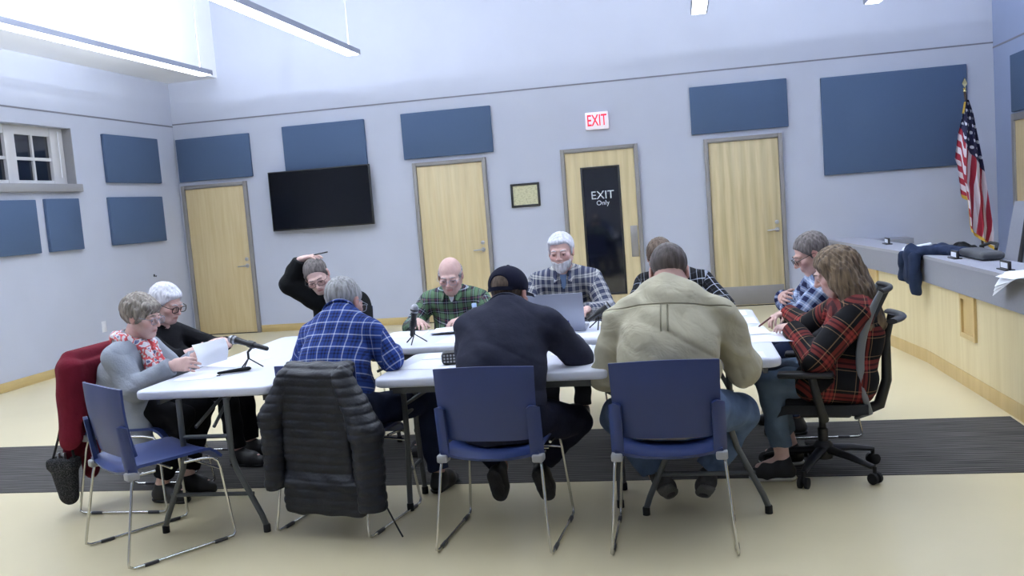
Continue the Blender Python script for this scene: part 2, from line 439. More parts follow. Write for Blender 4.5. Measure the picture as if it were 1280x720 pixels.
def person(key, sp):
    base = V(sp['base'][0], sp['base'][1], 0); rz = sp['rz']
    root = thing('person', sp['label'], 'person', tuple(base), 0)
    rt = V(math.cos(rz), math.sin(rz), 0); fw = V(-math.sin(rz), math.cos(rz), 0)
    pel = V(*sp['pel']); nk = V(*sp['neck']); H = V(*sp['head']); R = head_R(*sp['hrot']); s = sp.get('hs', 1.)
    b = sp.get('b', 1.); belly = sp.get('belly', 0.); sw = sp.get('sw', .18); g = sp.get('g', .014); slv = sp.get('slv', 1.)
    sd = nrm(pel - nk); mid = nk * .5 + pel * .5 - fw * sp.get('hunch', .025) ; chest = nk + sd * .14 - fw * .005
    tf = nrm(fw - sd * np.dot(fw, sd))
    Sh = {}
    for q, n in ((1, 'R'), (-1, 'L')):
        Sh[n] = V(*sp['S' + n]) if 'S' + n in sp else nk + sd * .055 + rt * q * sw + fw * .015
    def torso(i, hem=.0):
        L = [Cap(pel + UP * .0, mid, .155 * b + i, .150 * b + i, .03, flat=(tf, 1.28), clips=[(-UP, V(0, 0, .468 - i * .3))]), Cap(mid, chest, .152 * b + i, .150 * b + i, .05, flat=(tf, 1.35)),
             Cap(Sh['L'] * .8 + Sh['R'] * .2, Sh['R'] * .8 + Sh['L'] * .2, .068 + i, .068 + i, .05)]
        if belly: L.append(Ell(pel * .72 + nk * .28 + fw * (.05 + belly * .5), (.14 * b + i, .10 + belly * .6 + i, .13 + i), np.stack([rt, fw, UP], 1), .06))
        for n in 'LR': L.append(Cap(nk + sd * -.01, Sh[n] * .75 + nk * .25 + sd * .0, .052 + i, .05 + i, .045))
        return L
    ntop = H + R @ (V(0, -.022, -.05) * s)
    B = torso(0) + [Cap(nk + sd * .03, ntop, .060 * sp.get('nkw', 1), .056 * sp.get('nkw', 1), .03)] + head_prims(H, R, s, sp.get('jaw', 1.))
    shirt = torso(g); ur = []
    hx = sp.get('seam', 1)   # 1: texture seam at the front, -1: at the back
    spine_len = np.linalg.norm(nk - pel)
    def tuv(P, r=.2):
        q = P - pel; v = -(q @ sd); c = q + np.outer(v, sd) ; lat = c @ rt; dep = (c @ tf) * 1.25
        if sp.get('uvside'): lat = dep * .8
        wb = .205 * b
        return np.stack([np.arcsin(np.clip(lat / wb, -.985, .985)) * wb, v], 1)
    tor_uv = Cap(pel, nk, .235 * b, .215 * b, flat=(tf, 1.2), uv=tuv); uvp = [tor_uv]
    for n in ('R', 'L'):
        q = 1 if n == 'R' else -1; S = Sh[n]; E = V(*sp['E' + n]); W = V(*sp['W' + n]); hd, pn, curl = sp['H' + n][:3]
        pinch = len(sp['H' + n]) > 3
        ab = sp.get('ab', 1.)
        B += [Cap(S, E, .048 * ab, .041 * ab, .03), Cap(E, W, .042 * ab, .027, .015)] + hand_prims(W + nrm(W - E) * .012, V(*hd), V(*pn), q, curl, pinch=pinch)
        aw = .047 * ab + g * slv
        cut = sp.get('sleeve', 1.) if not isinstance(sp.get('sleeve', 1.), dict) else sp['sleeve'][n]
        shirt.append(Cap(S, E, aw + .012, aw + .002, .03))
        We = E + (W - E) * (cut if cut > 1e-6 else .01)
        fd = nrm(W - E)
        fo = Cap(E, W, aw + .002, max(.036 + .4 * g, aw * .78), .018, clips=[(fd, We)])
        shirt.append(fo)
        if sp.get('cuff') : shirt.append(Cap(We - fd * .05, We - fd * .002, aw * .86 + .003, aw * .84 + .003, .004, clips=[(fd, We)]))
        ua = Cap(S, E, aw, aw, uv=limb_uv(S, E, rt * q - fw * .3 * hx)); fa = Cap(E, W, aw, aw, uv=limb_uv(E, W, UP - fw * .3 * hx, v0=np.linalg.norm(E - S)))
        uvp += [ua, fa]
    # collar
    nd = nrm(ntop - nk); cl = sp.get('collar', 'shirt')
    if cl == 'shirt':
        shirt += [Cap(nk - nd * .02, nk + nd * .03, .080, .074, .02, clips=[(nd, nk + nd * .03)]), Cap(nk + nd * .02, nk + nd * .12, .064, .064, .004, op='sub')]
        nw = sp.get('nkw', 1)
        col_p = [Cap(nk + nd * .005, nk + nd * .052, .0955 * (.5 + .5 * nw), .078 * (.6 + .4 * nw), .006, clips=[(nd, nk + nd * .056), (-nd, nk - nd * .004)]), Cap(nk - nd * .02, nk + nd * .15, .0655 * (.6 + .4 * nw), .0655 * (.6 + .4 * nw), .003, op='sub')]
        if sp.get('vneck'): col_p.append(Cap(nk + fw * .10 + nd * .09, nk + fw * .11 - nd * .03, .05, .028, .004, op='sub'))
    elif cl == 'crew':
        shirt += [Cap(nk - nd * .01, nk + nd * .02, .080, .072, .03, clips=[(nd, nk + nd * .026)]), Cap(nk + nd * .02, nk + nd * .12, .063, .063, .004, op='sub')]
    shirt += sp.get('extra', [])
    if sp.get('flaps'):
        for q in (-1, 1): shirt.append(Cap(nk + rt * q * .072 + nd * .035 + fw * .01, nk + rt * q * .052 + fw * .118 * b - UP * .035, .022, .018, .006, flat=(nrm(rt * q * .6 + fw * .3 + UP * .6), 2.2)))
    if sp.get('vneck'):
        dpt = sp['vneck']; f0 = nk + fw * .075 + nd * .035
        shirt.append(Cap(f0, nk + sd * dpt + fw * .14, .036, .006, .004, op='sub'))
    am = sp.get('fold', .005)
    ph = hash(key) % 7
    ph = sum(map(ord, key)) % 7
    def disp(X, Y, Z):
        a = X * (rt[0] * .6 + .3) + Y * (rt[1] * .6 + .2); n1 = np.sin(Z * 38 + a * 22 + 1.6 * np.sin(X * 15 + Y * 11 + ph) + ph)
        n2 = np.sin(Z * 19 - a * 41 + 1.8 * np.sin(Z * 12 + X * 9 - Y * 7)); n3 = np.sin(Z * 75 + 30 * a + 2. * np.sin(20 * X - 17 * Y))
        g1 = .5 + .5 * np.sin(X * 13 + Z * 9 + ph * 2 + 2 * np.sin(Z * 6)); g2 = .5 + .5 * np.sin(X * 11 - Z * 12 + ph)
        w1 = g1 * (1 - np.abs(np.sin(Z * 21 + a * 9 + 2.2 * np.sin(X * 7 + Z * 5 + ph) + ph))) ** 3; w2 = g2 * (1 - np.abs(np.sin(Z * 9 - a * 20 + 2.4 * np.sin(Z * 7 + X * 5 - Y * 5)))) ** 3
        return am * (.5 * n1 + .4 * n2 + .15 * n3 + .9 * w1 + .7 * w2)
    def sk(P): return tint_fn(H, R, s, sp.get('stubble', 0), sp.get('ruddy', .45))(P)
    # legs
    hips = {'R': pel + rt * .09 * b + UP * .005, 'L': pel - rt * .09 * b + UP * .005}; lb = sp.get('lb', 1.)
    pants = [Cap(pel, pel * .8 + mid * .2, .155 * b + .008, .155 * b + .008, .03, flat=(tf, 1.28), clips=[(-UP, V(0, 0, .460))]), Cap(hips['L'], hips['R'], .105 * (b * .5 + .5) + .008, .105 * (b * .5 + .5) + .008, .04)]
    for n in ('R', 'L'):
        K = V(*sp['K' + n]); A = V(*sp['A' + n]); td = nrm(A - K); hp = hips[n]
        B += [Cap(hp, K, .082 * lb, .056 * lb, .04), Cap(K, A, .054 * lb, .036, .02)]
        toe = V(*sp['T' + n]); B.append(Cap(A - UP * .02, A * .35 + toe * .65, .034, .026, .02))
        cutp = K + (A - K) * sp.get('pcut', .95)
        pants += [Cap(hp, K, .092 * lb + .006, .066 * lb + .008, .04), Cap(K, A, .064 * lb + .008, sp.get('hemr', .056), .02, clips=[(td, cutp)])]
    solid('body', B, GEO['h_body'], sp['skin'], root, base, tint=sk, sm=0)
    clips = []
    solid(sp.get('topname', 'shirt'), shirt, GEO['h_cloth'], sp['shirt'], root, base, disp=disp, uvp=uvp, sm=1, clips=[(-UP, V(0, 0, sp.get('hem', .47)))])
    if cl == 'shirt': solid('collar', col_p, .0045, sp['shirt'], root, base, uvp=[tor_uv], sm=1)
    if 'under' in sp:
        un = torso(g * .45) + [Cap(nk, nk + nd * .03, .07, .066, .02, clips=[(nd, nk + nd * .02)])]
        un = [p for p in un]
        solid('undershirt', un, GEO['h_cloth'], sp['under'], root, base, clips=[(-UP, V(0, 0, nk[2] - .2))])
    def pdisp(X, Y, Z): return .004 * np.sin(Z * 45 + 2 * np.sin(X * 18 + Y * 14)) + .003 * np.sin(X * 50 - Y * 40 + Z * 20)
    solid('trousers', pants, GEO['h_cloth'], sp['pants'], root, base, disp=pdisp, sm=1)
    for n in ('R', 'L'):
        A = V(*sp['A' + n]); T = V(*sp['T' + n]); hl = V(*sp['heel' + n]) if 'heel' + n in sp else A - UP * (A[2] - .035) - nrm((T - A) * V(1, 1, 0)) * .03
        d = nrm(T - hl); up = nrm((A - hl) - d * np.dot(A - hl, d)) if np.linalg.norm(np.cross(A - hl, d)) > .02 else nrm(UP - d * d[2])
        sole_p = hl - up * .03
        cl2 = [(-up, sole_p)]
        m1 = hl * .45 + T * .55
        L = [Cap(hl + up * .012, m1 + up * .012, .037, .042, .02, clips=cl2), Cap(m1 + up * .008, T - d * .04 + up * .0, .044, .036, .03, clips=cl2),
             Cap(hl + up * .02 + d * .02, A * .8 + hl * .2, .038, .040, .03), Cap(hl + up * .05 + d * .05, m1 + up * .03, .036, .03, .03)]
        so = solid('shoe', L, .006, sp['shoe'], root, base, sm=1)
        sl = [Cap(hl, T - d * .045, .043, .045, .01, clips=[(-up, sole_p - up * .004), (up, sole_p + up * .017)])]
        solid('sole', sl, .006, sp.get('sole', sp['shoe']), so, base, sm=1)
    if 'socks' in sp:
        for n in ('R', 'L'):
            K = V(*sp['K' + n]); A = V(*sp['A' + n])
            solid('sock', [Cap(K * .35 + A * .65, A, .046, .042)], .006, sp['socks'], root, base)
    # head furniture
    P = lambda x, y, z: H + R @ (V(x, y, z) * s)
    D = lambda x, y, z: R @ V(x, y, z)
    kind = sp['hair']
    def clip(n, p): return (nrm(D(*n)), P(*p))
    ears = [Ell(P(q * .094, -.004, -.008), V(.03, .02, .034) * s, R, .008, op='sub') for q in (-1, 1)] + [Ell(P(q * .082, .042, -.040), V(.030, .034, .044) * s, R, .010, op='sub') for q in (-1, 1)]
    hp = None; hk = dict(); hd_amp = .003
    Rt = R.copy()
    def hdisp(X, Y, Z):
        lx = (X - H[0]) * R[0, 0] + (Y - H[1]) * R[1, 0] + (Z - H[2]) * R[2, 0]; ly = (X - H[0]) * R[0, 1] + (Y - H[1]) * R[1, 1] + (Z - H[2]) * R[2, 1]; lz = (X - H[0]) * R[0, 2] + (Y - H[1]) * R[1, 2] + (Z - H[2]) * R[2, 2]
        an = np.arctan2(lx, -ly) * 28
        return hd_amp * .55 * (np.sin(lx * 260 + 2 * np.sin(lz * 50 + ly * 30)) + np.sin(an + 1.5 * np.sin(lz * 30 + lx * 12)) + .5 * np.sin(ly * 240 - lx * 80 + 2 * np.sin(lz * 40 + 1)))
    face = clip((0, .84, -.54), (0, .080 - sp.get('recede', .006), .062 + sp.get('recede', .006)))
    if kind in ('short', 'white', 'buzz', 'fringe'):
        t = dict(short=.010, white=.013, buzz=.005, fringe=.014)[kind]; hd_amp = dict(short=.0026, white=.0018, buzz=.0010, fringe=.003)[kind]; nz_ = -.042 if kind == 'buzz' else -.062
        hp = [Ell(P(0, -.020, .034), V(.0755 + t, .094 + t, .083 + t) * s, R, .02, clips=[face, clip((0, -.25, -1), (0, -.06, nz_))]), ] + ears
        for q in (-1, 1): hp.append(Cap(P(q * .074, .022, .03), P(q * .073, .012, -.012), .008, .005, .012))
        if kind == 'white': hp.insert(1, Ell(P(.015, .058, .078), V(.055, .03, .018) * s, R, .025))
    elif kind == 'bald':
        hd_amp = .0015
        hp = [Ell(P(0, -.020, .022), V(.083, .100, .075) * s, R, .01, clips=[clip((0, .92, -.4), (0, .03, .0)), clip((0, -.25, -1), (0, -.06, -.066)), clip((0, .35, 1), (0, 0, .03))])] + ears
    elif kind == 'woman':
        hd_amp = .004
        hp = [Ell(P(0, -.026, .036), V(.094, .112, .10) * s, R, .02, clips=[clip((0, .88, -.45), (0, .082, .045)), clip((0, -.25, -1), (0, -.06, -.085))]),
              Ell(P(.02, .066, .075), V(.06, .035, .03) * s, R, .03), Cap(P(-.07, .03, .05), P(-.075, .015, -.02), .016, .01, .02), Cap(P(.07, .03, .05), P(.075, .015, -.02), .016, .01, .02)] + \
             [Ell(P(q * .10, .004, -.022), V(.03, .02, .028) * s, R, .008, op='sub') for q in (-1, 1)]
    elif kind == 'long':
        hd_amp = .0045
        hp = [Ell(P(0, -.022, .036), V(.089, .107, .094) * s, R, .02, clips=[clip((0, .95, -.3), (0, .066, .04))])]
        for a_, b_, r1, r2 in sp['locks']: hp.append(Cap(V(*a_) if not isinstance(a_, str) else a_, V(*b_), r1, r2, .03, flat=None))
        for q in (-1, 1): hp.append(Cap(P(q * .066, .03, .06), P(q * .080, .035, -.06), .024, .02, .03)); hp.append(Cap(P(q * .07, -.03, .0), P(q * .06, -.06, -.15), .045, .04, .04))
        hp.append(Cap(P(0, -.09, .02), P(0, -.085, -.16), .055, .05, .04))
    if hp:
        hr = solid('hair', hp, GEO['h_hair'] if kind != 'buzz' else .005, sp['hairm'], root, base, disp=hdisp, sm=0)
    if sp.get('beard') is not None:
        bd = [Ell(P(0, .022, -.060), V(.0635, .077, .067) * s, R, .01, clips=[clip((0, .50, .86), (0, .075, -.047)), clip((0, -1, -.2), (0, -.012, 0))]),
              Ell(P(0, .07, -.108), V(.03, .026, .022) * s, R, .03)]
        bd.append(Cap(P(-.020, .104, -.067), P(.020, .104, -.067), .0115, .0115, .003, op='sub'))
        hd_amp = .0014; solid('beard', bd, .005, sp['beard'], root, base, disp=hdisp, sm=0)
    # eyebrows and eyes
    mb = MB()
    for q in (-1, 1):
        mb = MB(); mb.tube([P(q * .014, .0965, .0235), P(q * .03, .0945, .0285), P(q * .046, .083, .0235)], [.0035, .0045, .0025], 6, flat=.8)
        for i, v in enumerate(mb.v): mb.v[i] = tuple(np.array(v) - base)
        mb.build('eyebrow', sp.get('browm', sp['hairm']), root)
    for q in (-1, 1):
        eb = MB(); c = P(q * .031, .0822, -.001); ax = D(0, 1, -.45)
        eb.lathe([(.0102 * math.sin(a), -.0102 * math.cos(a)) for a in np.linspace(.01, PI - .01, 12)], c - base, ax, 14)
        eb.lathe([(.0052, .0096), (.0045, .0103), (.001, .0106)], c - base, ax, 12, mi=1)
        eb.build('eye', [M['eyewhite'], M['iris']], root)
    if 'glasses' in sp:
        gm = MB(); rr = sp.get('glr', .0016)
        for q in (-1, 1):
            pts = []
            for k in range(20):
                a = 2 * PI * k / 20; ca, sa = math.cos(a), math.sin(a); e = .6
                pts.append(P(q * .033 + .0245 * np.sign(ca) * abs(ca) ** e, .1065 - .05 * (abs(q * .033 + .0245 * ca) - .03) * 1.2, -.003 + .018 * np.sign(sa) * abs(sa) ** e) - base)
            gm.tube(pts, rr, 6, closed=True)
            gm.tube([P(q * .057, .1045, .006) - base, P(q * .077, .085, .008) - base, P(q * .0835, .0, .008) - base, P(q * .082, -.022, -.012) - base], rr, 6)
        gm.tube([P(-.010, .1075, .002) - base, P(0, .111, .004) - base, P(.010, .1075, .002) - base], rr, 6)
        gl = gm.build('glasses', sp['glasses'], root)
        for q in (-1, 1):
            ln = MB(); c = [P(q * .033 + .0235 * math.cos(2 * PI * k / 16), .1062 - .05 * (abs(q * .033 + .0235 * math.cos(2 * PI * k / 16)) - .03) * 1.2, -.003 + .017 * math.sin(2 * PI * k / 16)) - base for k in range(16)]
            ln.add(c, [tuple(range(16))]); ln.build('lens', M['lens'], gl)
    return root, P, D, base
# ------------------------------------------------------------------ palette
M = {}
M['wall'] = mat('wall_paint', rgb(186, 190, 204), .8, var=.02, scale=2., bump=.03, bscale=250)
M['wallr'] = mat('wall_paint_right_shaded', rgb(142, 154, 184), .8, var=.02, scale=2., bump=.03, bscale=250)  # darker copy of the wall paint; the dimmer right side is in the colour
M['ceil'] = mat('ceiling_paint', rgb(240, 241, 245), .9, var=.01, scale=3)
M['reveal'] = mat('reveal_line', rgb(118, 118, 128), .7, var=.03)
M['floor'] = mat('sheet_flooring', rgb(210, 197, 160), .36, var=.035, scale=1.3, bump=.02, bscale=90)
M['base'] = mat('base_board', rgb(190, 166, 112), .5, var=.06, scale=5, stretch=(1, 1, 8))
M['frame'] = mat('door_frame_paint', rgb(128, 124, 122), .5, var=.03)
M['panel'] = mat('acoustic_fabric', rgb(76, 93, 120), .95, var=.05, scale=300, bump=.1, bscale=500, spec=.1)
M['door1'] = woodmat('maple_plain', rgb(196, 174, 130), rgb(208, 190, 148), (30, 30, 1.6))
M['door2'] = woodmat('maple_flame_soft', rgb(200, 180, 138), rgb(212, 196, 156), (24, 24, 1.4), flame=.07)
M['door3'] = woodmat('maple_flame_mid', rgb(200, 182, 140), rgb(214, 198, 158), (24, 24, 1.4), flame=.07)
M['door4'] = woodmat('maple_flame', rgb(188, 170, 128), rgb(210, 194, 154), (20, 20, 1.2), flame=.17)
M['steel'] = mat('brushed_steel', rgb(178, 178, 182), .35, 1., var=.05, scale=30, stretch=(1, 1, 20))
M['kick'] = mat('kick_plate', rgb(140, 136, 134), .45, .4, var=.03)
M['white'] = mat('white_paint', rgb(226, 226, 232), .5, var=.02)
M['sill'] = mat('sill_paint', rgb(140, 139, 142), .6, var=.03)
M['night'] = mat('night_glass', rgb(12, 15, 26), .06, var=.3, scale=1.5, spec=.9)
M['blackgloss'] = mat('dark_screen', rgb(6, 8, 15), .16, var=.2, scale=2, spec=.25)
M['black'] = mat('black_plastic', rgb(22, 22, 25), .5, var=.1)
M['blackmat'] = mat('black_rubber', rgb(18, 18, 19), .8, var=.1)
M['exitwhite'] = mat('exit_sign_face', rgb(238, 232, 240), .4, var=.01, emit=rgb(255, 236, 244), es=.25)
M['exitred'] = mat('exit_letters', rgb(214, 40, 66), .5, var=.02, emit=rgb(230, 40, 70), es=.5)
M['lettwhite'] = mat('door_lettering', rgb(186, 190, 196), .6, var=.01, emit=rgb(200, 205, 220), es=.08)
M['rug'] = None
M['tablewhite'] = mat('blow_moulded_plastic', rgb(222, 225, 238), .42, var=.012, scale=20, bump=.04, bscale=260)
M['tableleg'] = mat('grey_powder_coat', rgb(84, 87, 88), .5, .2, var=.05)
M['bluepl'] = mat('blue_plastic', rgb(36, 52, 102), .45, var=.05, scale=4, bump=.03, bscale=420)
M['chrome'] = mat('chrome', rgb(205, 204, 200), .16, 1., var=.02)
M['greyblock'] = mat('grey_plastic', rgb(150, 150, 152), .5, var=.04)
M['glide'] = mat('glide_plastic', rgb(58, 58, 62), .5, var=.05)
M['paper'] = mat('paper', rgb(243, 245, 250), .8, var=.01, scale=8)
M['cream'] = mat('cream_paper', rgb(238, 232, 206), .8, var=.01, scale=8)
M['paper2'] = mat('paper_printed', rgb(232, 236, 246), .8, var=.02, scale=30)
M['eyewhite'] = mat('eye_white', rgb(214, 208, 204), .3, var=.02)
M['iris'] = mat('iris', rgb(52, 44, 40), .2, var=.1)
M['lens'] = None
M['alu'] = mat('aluminium', rgb(150, 154, 168), .4, .75, var=.03, scale=3)
M['darkgrey'] = mat('dark_grey_plastic', rgb(62, 64, 68), .55, var=.06)
M['greyfab'] = mat('mid_grey_plastic', rgb(104, 108, 112), .55, var=.05)
M['mesh'] = mat('mesh_fabric', rgb(34, 35, 38), .9, var=.2, scale=400)
M['counter'] = mat('grey_laminate', rgb(136, 138, 148), .55, var=.03, scale=60)
M['countertop'] = mat('grey_laminate_top', rgb(152, 153, 164), .45, var=.03, scale=60)
M['daiswood'] = woodmat('pale_maple_panel', rgb(214, 197, 152), rgb(226, 211, 170), (16, 16, 1.2))
M['daistrim'] = woodmat('maple_trim', rgb(192, 164, 108), rgb(206, 180, 126), (16, 16, 1.5))
def glassmat():
    m, nt, bs = newmat('spectacle_lens'); L = nt.links.new
    tr = N(nt, 'ShaderNodeBsdfTransparent'); gl = N(nt, 'ShaderNodeBsdfGlossy'); gl.inputs['Roughness'].default_value = .1
    nz = N(nt, 'ShaderNodeTexNoise'); nz.inputs['Scale'].default_value = 3.
    mr = N(nt, 'ShaderNodeMapRange'); mr.inputs[3].default_value = .05; mr.inputs[4].default_value = .10
    mx = N(nt, 'ShaderNodeMixShader'); L(nz.outputs['Fac'], mr.inputs[0]); L(mr.outputs[0], mx.inputs[0]); L(tr.outputs[0], mx.inputs[1]); L(gl.outputs[0], mx.inputs[2])
    L(mx.outputs[0], nt.nodes['Material Output'].inputs['Surface']); return m
M['lens'] = glassmat()
def rugmat():
    m, nt, bs = newmat('ribbed_carpet'); L = nt.links.new
    tc = N(nt, 'ShaderNodeTexCoord'); mp = N(nt, 'ShaderNodeMapping'); mp.inputs['Scale'].default_value = (3, 60, 1)
    L(tc.outputs['Object'], mp.inputs['Vector'])
    nz = N(nt, 'ShaderNodeTexNoise'); nz.inputs['Scale'].default_value = 1.; nz.inputs['Detail'].default_value = 3; L(mp.outputs['Vector'], nz.inputs['Vector'])
    wv = N(nt, 'ShaderNodeTexWave', wave_type='BANDS', bands_direction='Y'); wv.inputs['Scale'].default_value = 9.; wv.inputs['Distortion'].default_value = .4
    L(tc.outputs['Object'], wv.inputs['Vector'])
    mx = N(nt, 'ShaderNodeMix', data_type='RGBA', blend_type='MULTIPLY'); mx.inputs[0].default_value = .5
    cr = N(nt, 'ShaderNodeValToRGB'); cr.color_ramp.elements[0].position = .35; cr.color_ramp.elements[1].position = .65
    cr.color_ramp.elements[0].color = (*rgb(70, 68, 66), 1); cr.color_ramp.elements[1].color = (*rgb(98, 95, 92), 1)
    L(nz.outputs['Fac'], cr.inputs['Fac']); L(cr.outputs['Color'], mx.inputs[6]); L(wv.outputs['Color'], mx.inputs[7])
    L(mx.outputs[2], bs.inputs['Base Color']); bs.inputs['Roughness'].default_value = .95; bs.inputs['Specular IOR Level'].default_value = .1
    bp = N(nt, 'ShaderNodeBump'); bp.inputs['Strength'].default_value = .4; bp.inputs['Distance'].default_value = .004
    L(wv.outputs['Fac'], bp.inputs['Height']); L(bp.outputs['Normal'], bs.inputs['Normal']); return m
M['rug'] = rugmat()
def emitmat(name, c, s):
    m, nt, bs = newmat(name); L = nt.links.new
    em = N(nt, 'ShaderNodeEmission'); nz = N(nt, 'ShaderNodeTexNoise'); nz.inputs['Scale'].default_value = .8
    tc = N(nt, 'ShaderNodeTexCoord'); L(tc.outputs['Object'], nz.inputs['Vector'])
    mr = N(nt, 'ShaderNodeMapRange'); mr.inputs[3].default_value = s * .97; mr.inputs[4].default_value = s * 1.03
    L(nz.outputs['Fac'], mr.inputs[0]); L(mr.outputs[0], em.inputs['Strength'])
    em.inputs['Color'].default_value = (*c, 1); L(em.outputs[0], nt.nodes['Material Output'].inputs['Surface']); return m
LIGHTC = (.79, .87, 1.0)
M['led'] = emitmat('led_diffuser', LIGHTC, 11.5)
M['ledup'] = emitmat('led_uplight', (.77, .86, 1.0), 55.)

# ------------------------------------------------------------------ the room
XL, XR, YB, YF, ZC = -7.04, 3.815, 12.21, -3.2, 4.7
def st(name, mb, m, parent=None): return tag(mb.build(name, m, parent), kind='structure') if parent is None else mb.build(name, m, parent)
st('floor', MB().span(XL - .3, XR + .3, YF - .2, YB + .3, -.12, 0), M['floor'])
st('ceiling', MB().span(XL - .3, XR + .3, YF - .2, YB + .3, ZC, ZC + .12), M['ceil'])
st('wall_back', MB().span(XL - .3, XR + .3, YB, YB + .2, 0, ZC), M['wall'])
WY0, WY1, WZ0, WZ1 = 7.0, 9.93, 2.18, 2.84
wl = MB(); wl.span(XL - .24, XL, YF, YB, 0, WZ0); wl.span(XL - .24, XL, YF, YB, WZ1, ZC); wl.span(XL - .24, XL, YF, WY0, WZ0, WZ1); wl.span(XL - .24, XL, WY1, YB, WZ0, WZ1)
st('wall_left', wl, M['wall'])
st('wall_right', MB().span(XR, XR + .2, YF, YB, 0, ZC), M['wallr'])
st('wall_front', MB().span(XL - .3, XR + .3, YF - .2, YF, 0, ZC), M['wall'])
st('trim_soffit', MB().span(XL, -6.28, YF, YB, 3.62, ZC), M['ceil'])
st('trim_reveal_back', MB().span(XL, XR, YB - .006, YB, 3.028, 3.046), M['reveal'])
st('trim_reveal_left', MB().span(XL, XL + .006, YF, YB - .006, 3.0, 3.018), M['reveal'])
st('trim_reveal_right', MB().span(XR - .006, XR, YF, YB - .006, 2.965, 2.985), M['reveal'])
# baseboards (broken at the doors)
bb = MB()
D_X = [(-6.99, -5.99), (-3.55, -2.53), (-1.52, -.505), (.335, 1.31)]
xs = [XL] + [x for d in D_X for x in d] + [XR]
for i in range(0, len(xs), 2): 
    if xs[i + 1] - xs[i] > .02: bb.span(xs[i], xs[i + 1], YB - .014, YB, 0, .10, .004)
st('baseboard_back', bb, M['base'])
st('baseboard_left', MB().span(XL, XL + .014, YF, YB - .014, 0, .10, .004), M['base'])
st('baseboard_right', MB().span(XR - .014, XR, YF, 10.4, 0, .10, .004), M['base'])
# window
wx = XL - .145
wf = MB()
wf.span(wx - .04, wx + .02, WY0, WY1, WZ0, WZ0 + .05); wf.span(wx - .04, wx + .02, WY0, WY1, WZ1 - .10, WZ1)
for y0, y1 in ((9.70, 9.93), (8.95, 9.11), (8.20, 8.36), (7.0, 7.47)): wf.span(wx - .04, wx + .03, y0, y1, WZ0, WZ1, .006)
for a, b in ((9.11, 9.70), (8.36, 8.95), (7.47, 8.20)):
    m_ = (a + b) / 2
    wf.span(wx - .03, wx + .012, m_ - .016, m_ + .016, WZ0, WZ1); wf.span(wx - .03, wx + .014, a, b, 2.455, 2.49)
w1 = st('window_1', wf, mat('window_paint', rgb(204, 202, 202), .5, var=.02))
wg = MB(); wg.span(wx - .02, wx - .012, WY0, WY1, WZ0, WZ1); st('window_pane', wg, M['night'], w1)
st('window_sill', MB().span(XL - .15, XL + .06, WY0 - .1, WY1 + .03, WZ0 - .095, WZ0, .008), M['sill'], w1)
st('jamb', MB().span(XL - .2, XL + .002, WY1 - .012, WY1 + .0, WZ0, WZ1), M['sill'], w1)
st('blind_cord', MB().tube([(wx + .06, 9.80, 2.80), (wx + .06, 9.80, 2.26)], .006, 6), M['white'], w1)
# doors
def door(i, x0, x1, leafm, top=2.19, glass=False, kick=False, hx=None):
    fr = MB(); w = .052
    fr.span(x0, x0 + w, YB - .05, YB, 0, top, .004); fr.span(x1 - w, x1, YB - .05, YB, 0, top, .004); fr.span(x0 + w, x1 - w, YB - .05, YB, top - w, top, .004)
    d = st('door_%d' % i, fr, M['frame'])
    y0 = YB - .028
    lf = MB(); a, b, t = x0 + w + .004, x1 - w - .004, top - w - .004
    if glass:
        ga, gb, gz0, gz1 = -1.27, -.755, .25, 1.95
        lf.span(a, ga, y0, YB - .002, .012, t); lf.span(gb, b, y0, YB - .002, .012, t); lf.span(ga, gb, y0, YB - .002, .012, gz0); lf.span(ga, gb, y0, YB - .002, gz1, t)
    else: lf.span(a, b, y0, YB - .002, .012, t, .003)
    leaf = st('door_leaf', lf, leafm, d)
    if glass:
        g = MB(); z = .028
        for q in ((ga, ga + z, gz0, gz1), (gb - z, gb, gz0, gz1), (ga + z, gb - z, gz0, gz0 + z), (ga + z, gb - z, gz1 - z, gz1)): g.span(q[0], q[1], y0 - .012, y0 + .01, q[2], q[3], .003)
        st('glazing_bead', g, M['black'], d)
        pn = MB().span(ga + z, gb - z, y0 + .004, y0 + .01, gz0 + z, gz1 - z); st('glass_pane', pn, M['night'], d)
        for txt, size, z_ in (('EXIT', .15, 1.57), ('Only', .088, 1.47)):
            me = textmesh(txt, size, .0015, off=0); o = link('lettering', me, M['lettwhite'], d)
            o.rotation_euler = (PI / 2, 0, 0); o.location = (-1.0, y0 + .001, z_)
        pp = MB().span(-.665, -.572, y0 - .012, y0, .735, 1.145, .004); st('push_plate', pp, M['kick'], d)
    else:
        hz = .985
        h = MB(); h.lathe([(.030, 0), (.030, .008), (.026, .012)], (hx, y0, hz - .02), (0, -1, 0)); h.lathe([(.011, 0), (.011, .05)], (hx, y0 - .008, hz - .02), (0, -1, 0), 12)
        h.tube([(hx + .008, y0 - .052, hz - .02), (hx - .05, y0 - .054, hz - .02), (hx - .125, y0 - .048, hz - .024)], [.011, .010, .008], 10)
        st('door_handle', h, M['steel'], d)
        k = MB().lathe([(.026, 0), (.026, .010), (.016, .014), (.016, .02)], (hx, y0, hz + .075), (0, -1, 0)); st('deadbolt', k, M['steel'], d)
    for z in (.25, 1.05, 1.9): st('hinge', MB().tube([(x0 + w - .002, y0 - .006, z - .05), (x0 + w - .002, y0 - .006, z + .05)], .008, 8), M['kick'], d)
    if kick: st('kick_plate', MB().span(a + .01, b - .01, y0 - .004, y0, .02, .26, .001), M['kick'], d)
    st('threshold', MB().span(x0 + w, x1 - w, y0 - .002, YB - .001, .0, .012), M['blackmat'], d)
    return d
door(1, *D_X[0], M['door1'], 2.16, hx=-6.10)
door(2, *D_X[1], M['door2'], 2.20, hx=-2.655)
door(3, *D_X[2], M['door3'], 2.205, glass=True)
